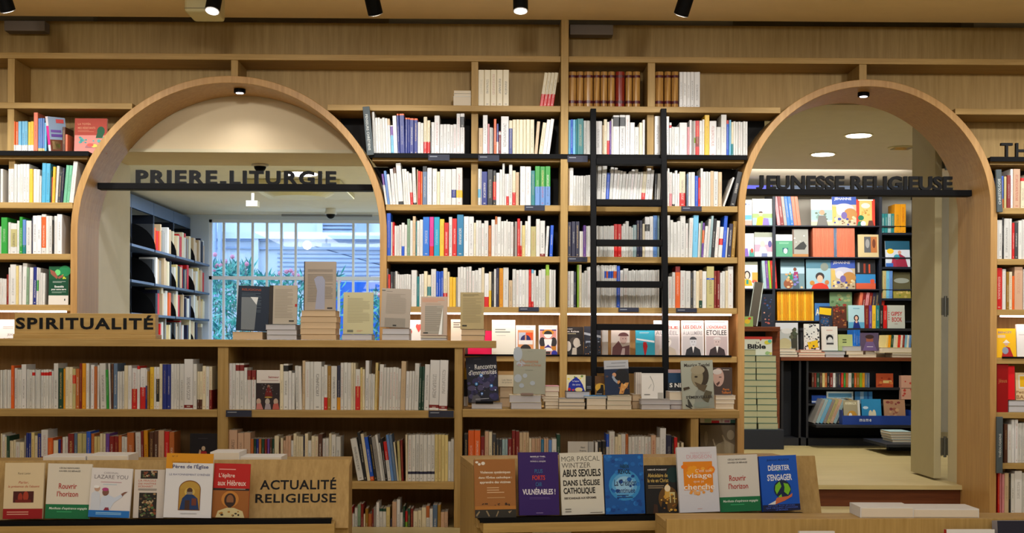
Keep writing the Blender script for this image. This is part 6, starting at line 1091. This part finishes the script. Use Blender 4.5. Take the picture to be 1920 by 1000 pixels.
# brown topped counter with its books
YKC = 10.3
kc = empty('children_counter', (X(1580, YKC), YKC, FB), 'dark counter with red-brown top holding picture books, in the children room', 'counter')
zkt = Z(670.5, YKC, 1580); cx0, cx1 = X(1465, YKC), X(1765, YKC)
MB().box(cx0, cx1, YKC, YKC + .75, zkt - .028, zkt, BROWN).build('top', kc, .002)
DKM = mat('dark_counter_board', (30, 31, 36), .6)
MB().box(cx0, cx1, YKC + .3, YKC + .32, FB, zkt - .028, DKM).build('back_panel', kc)
for px in (1467, 1500, 1514, 1713): MB().box(X(px, YKC), X(px + 4, YKC), YKC + .02, YKC + .3, FB, zkt - .028, DKM).build('upright', kc)
zk_ = [Z(727, YKC, 1580), Z(748, YKC, 1580)]
MB().box(X(1518, YKC), X(1712, YKC), YKC + .02, YKC + .3, zk_[0] - .018, zk_[0], DKM).build('shelf', kc)
zl = Z(797, YKC - .2, 1600)
MB().box(X(1518, YKC), X(1720, YKC), YKC - .24, YKC + .3, zl - .02, zl, DKM).build('shelf', kc)
MB().box(X(1466, YKC), X(1765, YKC), YKC + .02, YKC + .3, FB, FB + .06, DKM).build('plinth', kc)
kd = lambda lab, rect, Yf, col, art, zb, lean=6, **k: display(lab, rect, Yf, col, art, lean, zb=zb, name='picture_book', group='picture books in the children room', parts=False, **k)
spines('spined book, %s from left in the dark counter row', 1522, [5, 4, 6, 5, 5, 4, 5, 6, 5, 4, 6, 5, 4, 5, 6, 5, 4, 6, 5, 5, 5, 4], 700, zk_[0], 'nRdnxOkRwDNrGOWdoYlQaa', Yf=YKC + .04, name='shelf_book', grp='books in the dark counter row')
kd('orange-red cover at the end of the dark counter row', (1643, 701, 1675, 727), YKC + .04, (186, 80, 44), [('r', .4, .5, .9, .7, (220, 190, 120)), ('s', .1, .2, .9, .9, 8, .1, [(150, 50, 30), (206, 120, 60)])], zk_[0], 3)
kd('pink patterned tall box at the dark counter end', (1690, 705, 1713, 752), YKC - .02, (206, 160, 140), [('s', .1, .1, .9, .9, 8, .12, [(190, 70, 60)]), ('r', 0, .52, 1, .55, (120, 90, 80))], zl + .185, 2, t=.06)
kd('small blue cover low in the dark counter', (1522, 742, 1549, 757), YKC + .06, (26, 70, 160), [('r', 0, .7, 1, .9, (200, 214, 236))], Z(757, YKC + .06, 1535), 3)
MB().box(X(1518, YKC), X(1712, YKC), YKC + .03, YKC + .3, Z(757, YKC + .06, 1535) - .015, Z(757, YKC + .06, 1535), DKM).build('shelf', kc)
kd('white picture cover behind the albums in the dark counter', (1550, 735, 1600, 757), YKC + .06, (200, 214, 216), [('r', .06, .14, .94, .5, (90, 150, 190)), ('s', .1, .5, .9, .9, 8, .1, [(150, 176, 180)])], Z(757, YKC + .06, 1535), 3)
kd('blue striped cover behind the albums in the dark counter', (1603, 735, 1636, 757), YKC + .06, (60, 130, 190), [('r', .3, 0, .5, 1, (150, 190, 220)), ('r', .7, 0, .8, 1, (30, 90, 150))], Z(757, YKC + .06, 1535), 3)
zbx = zl + .0008
mm = empty('cardboard_display_box', (X(1646, YKC - .2), YKC - .2, zbx), 'blue cardboard tray lettered in white holding three albums', 'display box')
BLU = mat('blue_card', (24, 62, 150), .55)
MB().box(X(1581, YKC - .2), X(1713, YKC - .2), YKC - .2, YKC - .196, zbx, Z(780, YKC - .2, 1640), BLU).build('front', mm)
MB().box(X(1581, YKC - .2), X(1713, YKC - .2), YKC - .196, YKC - .03, zbx, zbx + .004, BLU).build('bottom', mm)
MB().box(X(1581, YKC - .2), X(1581, YKC - .2) + .004, YKC - .196, YKC - .03, zbx + .004, Z(770, YKC - .2, 1640), BLU).box(X(1713, YKC - .2) - .004, X(1713, YKC - .2), YKC - .196, YKC - .03, zbx + .004, Z(770, YKC - .2, 1640), BLU).build('side', mm)
b = MB(); put_text(b, 'mame', X(1613, YKC - .2), X(1635, YKC - .2), Z(791, YKC - .2, 1640), Z(786, YKC - .2, 1640), YKC - .201, mat('white_print', (220, 226, 236)), 0, .02, 0, 1.3); b.build('lettering', mm)
for a, b_, y0, lab, c, art in ((1583, 1614, 752, 'album with an animal face in the blue tray', (160, 150, 120), [('t', 'ANIMAUX', .1, .08, .8, .2, (226, 220, 190), .02), ('e', .5, .7, .3, .24, (190, 140, 50)), ('e', .4, .66, .1, .1, (226, 222, 214)), ('r', .86, 0, 1, 1, (206, 206, 200))]), (1617, 1654, 750, 'album with two white birds on blue in the tray', (40, 130, 180), [('e', .44, .66, .1, .2, (206, 200, 170)), ('e', .62, .64, .1, .2, (206, 200, 170)), ('r', 0, .84, 1, 1, (90, 150, 100)), ('e', .2, .36, .14, .06, (190, 214, 230))]), (1659, 1699, 751, 'album with a reddish map in the blue tray', (170, 130, 100), [('s', .1, .1, .9, .9, 16, .12, [(150, 90, 70), (190, 150, 110), (130, 60, 60)])])):
    kd(lab, (a, y0, b_, 786), YKC - .14, c, art, zbx + .005, 12)
spines('spined magazine, %s of nine leaning in the dark counter', 1523, [6, 6, 6, 6, 6, 6, 6, 6, 6], 747, zl, 'gisgzEiDY', name='magazine', grp='leaning magazines in the dark counter', lean=20, Yf=YKC - .1)
# on the counter
k2 = lambda lab, rect, col, art, lean=6, **k: kd(lab, rect, YKC + .1, col, art, zkt + .05, lean, **k)
pg = [P_, G_]
pile('under the grey picture book on the children counter', 1463, 1497, zkt, YKC + .03, [(5, 0, 0, 'd', P_), (5, 0, -1, 'i', P_), (6, -4, -4, 'W', P_)], .2)
pile('under the leaf patterned journal, children counter', 1498, 1548, zkt, YKC + .03, [(4, 0, 0, 'p', P_), (5, 0, 0, 'C', P_), (5, 4, -6, 'p', P_)], .2)
pile('under the white portrait journal on the children counter', 1549, 1584, zkt, YKC + .03, [(5, 0, 0, 'W', G_), (6, -2, 2, 'i', G_)], .2)
pile('in the middle of the children counter', 1588, 1650, zkt, YKC + .03, [(5, 4, -6, 'c', P_), (7, 0, -30, 'e', P_), (9, -4, -34, 'W', G_)], .2)
pile('under the purple face cover on the children counter', 1624, 1672, zkt, YKC + .25, [(13, 0, 0, 'x', P_), (4, -8, 0, 'W', G_)], .2)
pile('at the door end of the children counter', 1674, 1716, zkt, YKC + .03, [(5, 0, 0, 'd', P_), (4, 0, 0, 'd', P_), (10, -20, 0, 'x', P_)], .2)
k2('pale cover with a grey elephant and a dark tree', (1455, 606, 1497, 654), (176, 180, 180), [('r', 0, 0, 1, .24, (206, 210, 220)), ('e', .4, .78, .3, .22, (180, 170, 130)), ('p', [(.7, 1), (.66, .3), (.8, .2), (.96, .4), (.96, 1)], (60, 60, 50)), ('s', .6, .2, .98, .6, 12, .1, [(70, 80, 60), (90, 90, 70)]), ('e', .5, .3, .24, .1, (206, 206, 206)), ('r', 0, .3, .12, .8, (120, 140, 110))])
k2('black and white leaf patterned journal with a yellow note', (1508, 608, 1537, 654), (220, 220, 216), [('s', .03, .03, .97, .97, 60, .07, [(40, 44, 56), (60, 64, 76)]), ('e', .5, .3, .3, .2, (214, 216, 214)), ('p', [(.22, .7), (.88, .6), (.92, .88), (.3, .96)], (226, 190, 30))])
k2('white rounded journal with a black and white portrait', (1541, 613, 1571, 656), (222, 218, 212), [('r', .26, .32, .76, .76, (196, 196, 196)), ('e', .5, .48, .22, .14, (34, 34, 36)), ('e', .52, .56, .15, .12, (206, 206, 206)), ('r', .3, .68, .74, .75, (60, 60, 62)), ('l', .3, .14, .7, .2, 1, (206, 150, 140))])
k2('green landscape format cover beside the portrait journal', (1572, 628, 1599, 650), (170, 180, 120), [('l', .3, .3, .7, .6, 2, (50, 60, 40))])
spines('spined book, %s of three standing on the children counter', 1601, [4, 4, 4], 619, zkt + .055, 'hhh', Yf=YKC + .2)
k2('purple cover with a small face, in front of yellow books', (1614, 625, 1648, 654), (90, 76, 104), [('e', .5, .4, .2, .2, (150, 90, 70)), ('p', [(.1, 1), (.3, .5), (.7, .5), (.9, 1)], (110, 90, 140)), ('e', .5, .22, .24, .12, (60, 40, 40)), ('l', .34, .76, .7, .84, 1, (206, 200, 214))])
spines('spined book, %s of eleven at the door end of the counter', 1660, [4.5, 5, 5, 4, 4, 5, 4, 4, 4, 4, 4], 629, zkt + .06, 'xQdWcrWRsWj', Yf=YKC + .2, lean=2)
YK6 = YK - .25; z6 = Z(616, YK6, 1600)
cs = empty('counter_riser', (X(1610, YK6), YK6, zkt), 'dark raised shelf on the children counter, holding GIPSY BOOK', 'shelf')
MB().box(X(1500, YK6), X(1720, YK6), YK6 - .02, YK6 + .2, z6 - .02, z6, DKM).build('top', cs)
for px in (1502, 1716): MB().box(X(px, YK6), X(px + 4, YK6), YK6, YK6 + .2, zkt - .5, z6 - .02, DKM).build('support', cs)
ke = lambda lab, rect, col, art: kd(lab, rect, YK6 + .01, col, art, z6, 5)
ke('dark blue ornamental cover with a yellow note', (1537, 575, 1561, 616), (34, 40, 56), [('p', [(.0, .05), (.94, .1), (.9, .42), (-.02, .36)], (216, 180, 20)), ('e', .4, .68, .34, .16, (30, 70, 110)), ('s', .1, .5, .9, .95, 16, .08, [(60, 90, 130), (120, 90, 80)])])
ke('brown ornate carpet patterned cover', (1562, 575, 1588, 616), (84, 44, 32), [('s', .06, .06, .94, .94, 44, .08, [(130, 70, 40), (60, 30, 24), (170, 110, 60), (150, 50, 40)])])
ke('light blue cover with a praying dark haired girl', (1591, 573, 1621, 616), (170, 206, 214), [('r', 0, .74, 1, 1, (90, 160, 196)), ('e', .5, .56, .16, .14, (36, 30, 40)), ('e', .5, .56, .09, .09, (220, 176, 150)), ('p', [(.28, 1), (.36, .7), (.62, .7), (.76, 1)], (24, 44, 120)), ('e', .5, .72, .07, .06, (220, 176, 150)), ('l', .3, .12, .7, .2, 1, (120, 170, 190))])
spines('spined book, %s of six beside GIPSY BOOK', 1621.5, [8, 6, 7, 7, 7, 7], 573, z6, 'Rvytkr', Yf=YK6 + .01)
ke('grey cover reading GIPSY BOOK in red letters', (1664, 573, 1697, 616), (186, 190, 180), [('t', 'GIPSY', .22, .28, .86, .46, (176, 40, 40), .02), ('t', 'BOOK', .26, .52, .84, .72, (176, 40, 40), .02), ('l', .06, .3, .12, .7, 4, (176, 60, 60)), ('l', .4, .8, .66, .84, 1, (150, 80, 80))])
kid('small blue and white lettered cover behind the yellow note', (1528, 569, 1556, 602), 602, (60, 110, 170), [('t', 'AFRO', .05, .3, .95, .7, (226, 220, 190), .03)], 4)
kid('green woodland cover above the brown ornate one', (1556, 548, 1598, 602), 602, (110, 140, 100), [('s', .05, .1, .95, .95, 26, .1, [(80, 110, 70), (150, 160, 110), (150, 60, 50)])], 4)
# the tower of thick pale books on its plinth
YB_ = 9.95
pl = tag(MB().box(X(1385, YB_), X(1470, YB_), YB_ - .03, YB_ + .165, FB, Z(805.5, YB_, 1420), NAVY).build('plinth_block', bevel=.003), 'black plinth under the tower of pale thick books', 'plinth')
zb = Z(805.5, YB_, 1420); hpx = 11.55
for col, (a, b_, n, wh) in enumerate(((1388, 1421.5, 13, 'left column'), (1422, 1460, 12, 'right column'))):
    for i in range(n):
        z0_ = zb + i * hpx * YB_ / F; jit = random.uniform(-1.3, 1.3) - i * .25
        x0_, x1_ = X(a + jit, YB_), X(b_ + jit, YB_) - .002; h = hpx * YB_ / F
        mb = MB(); c = pm((84, 118, 104)); dd = .135 if i == 12 else .165; mb.box(x0_, x1_, YB_, YB_ + dd, z0_ + .0004, z0_ + .003, c); mb.box(x0_, x1_, YB_, YB_ + dd, z0_ + h - .003, z0_ + h - .0004, c); mb.box(x0_ + .002, x1_ - .002, YB_ + .002, YB_ + dd - .002, z0_ + .003, z0_ + h - .003, mat('greenish_page_edges', (186, 186, 152), .9))
        tag(mb.build('stacked_book'), 'thick pale book, %s from bottom in the tower, %s' % (nth(i + 1), wh), 'book', 'tower of thick pale books')
ztw = zb + 12 * hpx * YB_ / F
display('big white cover reading La Bible on the tower of pale books', (1394, 632, 1448, 672), YB_ + .145, (214, 214, 200), [('r', 0, 0, 1, .14, (186, 54, 44)), ('p', [(.56, .14), (.64, .14), (.6, .24)], (186, 54, 44)), ('t', 'La', .44, .26, .55, .36, (50, 48, 46)), ('t', 'Bible', .14, .4, .78, .66, (34, 32, 32), .04), ('s', .8, .14, .98, .36, 6, .09, [(206, 196, 60), (90, 180, 170)]), ('s', .8, .86, .98, .98, 5, .08, [(150, 180, 120), (206, 190, 90)])], 4, zb=ztw, t=.02)
bs = empty('side_cabinet', (X(1440, 10.15), 10.15, FB), 'red-brown side cabinet behind the tower of pale books', 'cabinet')
zc_ = Z(613, 10.15, 1430)
MB().box(X(1390, 10.15), X(1462, 10.15), 10.12, 10.5, zc_ - .035, zc_, BROWN).build('top', bs, .002)
MB().box(X(1449, 10.2), X(1463, 10.2), 10.2, 10.5, FB, zc_ - .035, BROWN).build('side_panel', bs)
MB().box(X(1390, 10.2), X(1449, 10.2), 10.47, 10.5, FB, zc_ - .035, DKM).build('back_panel', bs)
kd('dark backed picture book leaning on the side cabinet', (1402, 530, 1420, 611), 10.2, (90, 84, 74), [('r', 0, 0, .06, 1, (190, 206, 200)), ('r', .9, 0, 1, 1, (200, 210, 204))], zc_ + .003, 3, tilt=9)
kd('dark cover with blue and red pictures on the side cabinet', (1428, 552, 1450, 610), 10.25, (36, 44, 60), [('s', .2, .1, .9, .5, 12, .12, [(60, 90, 150), (40, 60, 110), (110, 60, 60)]), ('s', .2, .55, .9, .92, 10, .1, [(190, 100, 90), (206, 150, 130), (70, 60, 70)])], zc_, 4)
kd('small green and yellow book on the side cabinet', (1394, 594, 1412, 613), 10.15, (150, 180, 100), [('e', .4, .5, .3, .24, (226, 190, 50)), ('r', .5, .1, .8, .3, (206, 60, 50))], zc_, 3)
# magazines low by the door
pile('low by the door, beside the dark counter', 1675, 1712, Z(830, 9.6, 1690), 9.6, [(5, 0, 0, 'i', P_), (5, -2, 0, 'i', P_), (5, -3, 0, 'W', P_), (5, -4, 0, 'i', P_)], .25, 'magazines low by the door', 'magazine')
lw = empty('low_shelf', (X(1690, 9.5), 9.5, FB), 'dark low shelf holding magazines by the door', 'shelf')
zq = Z(830, 9.6, 1690)
MB().box(X(1660, 9.45), X(1760, 9.45), 9.4, 10.0, zq - .02, zq, NAVY).build('board', lw)
MB().box(X(1664, 9.9), X(1760, 9.9), 9.85, 9.9, FB, zq - .02, NAVY).build('support', lw)
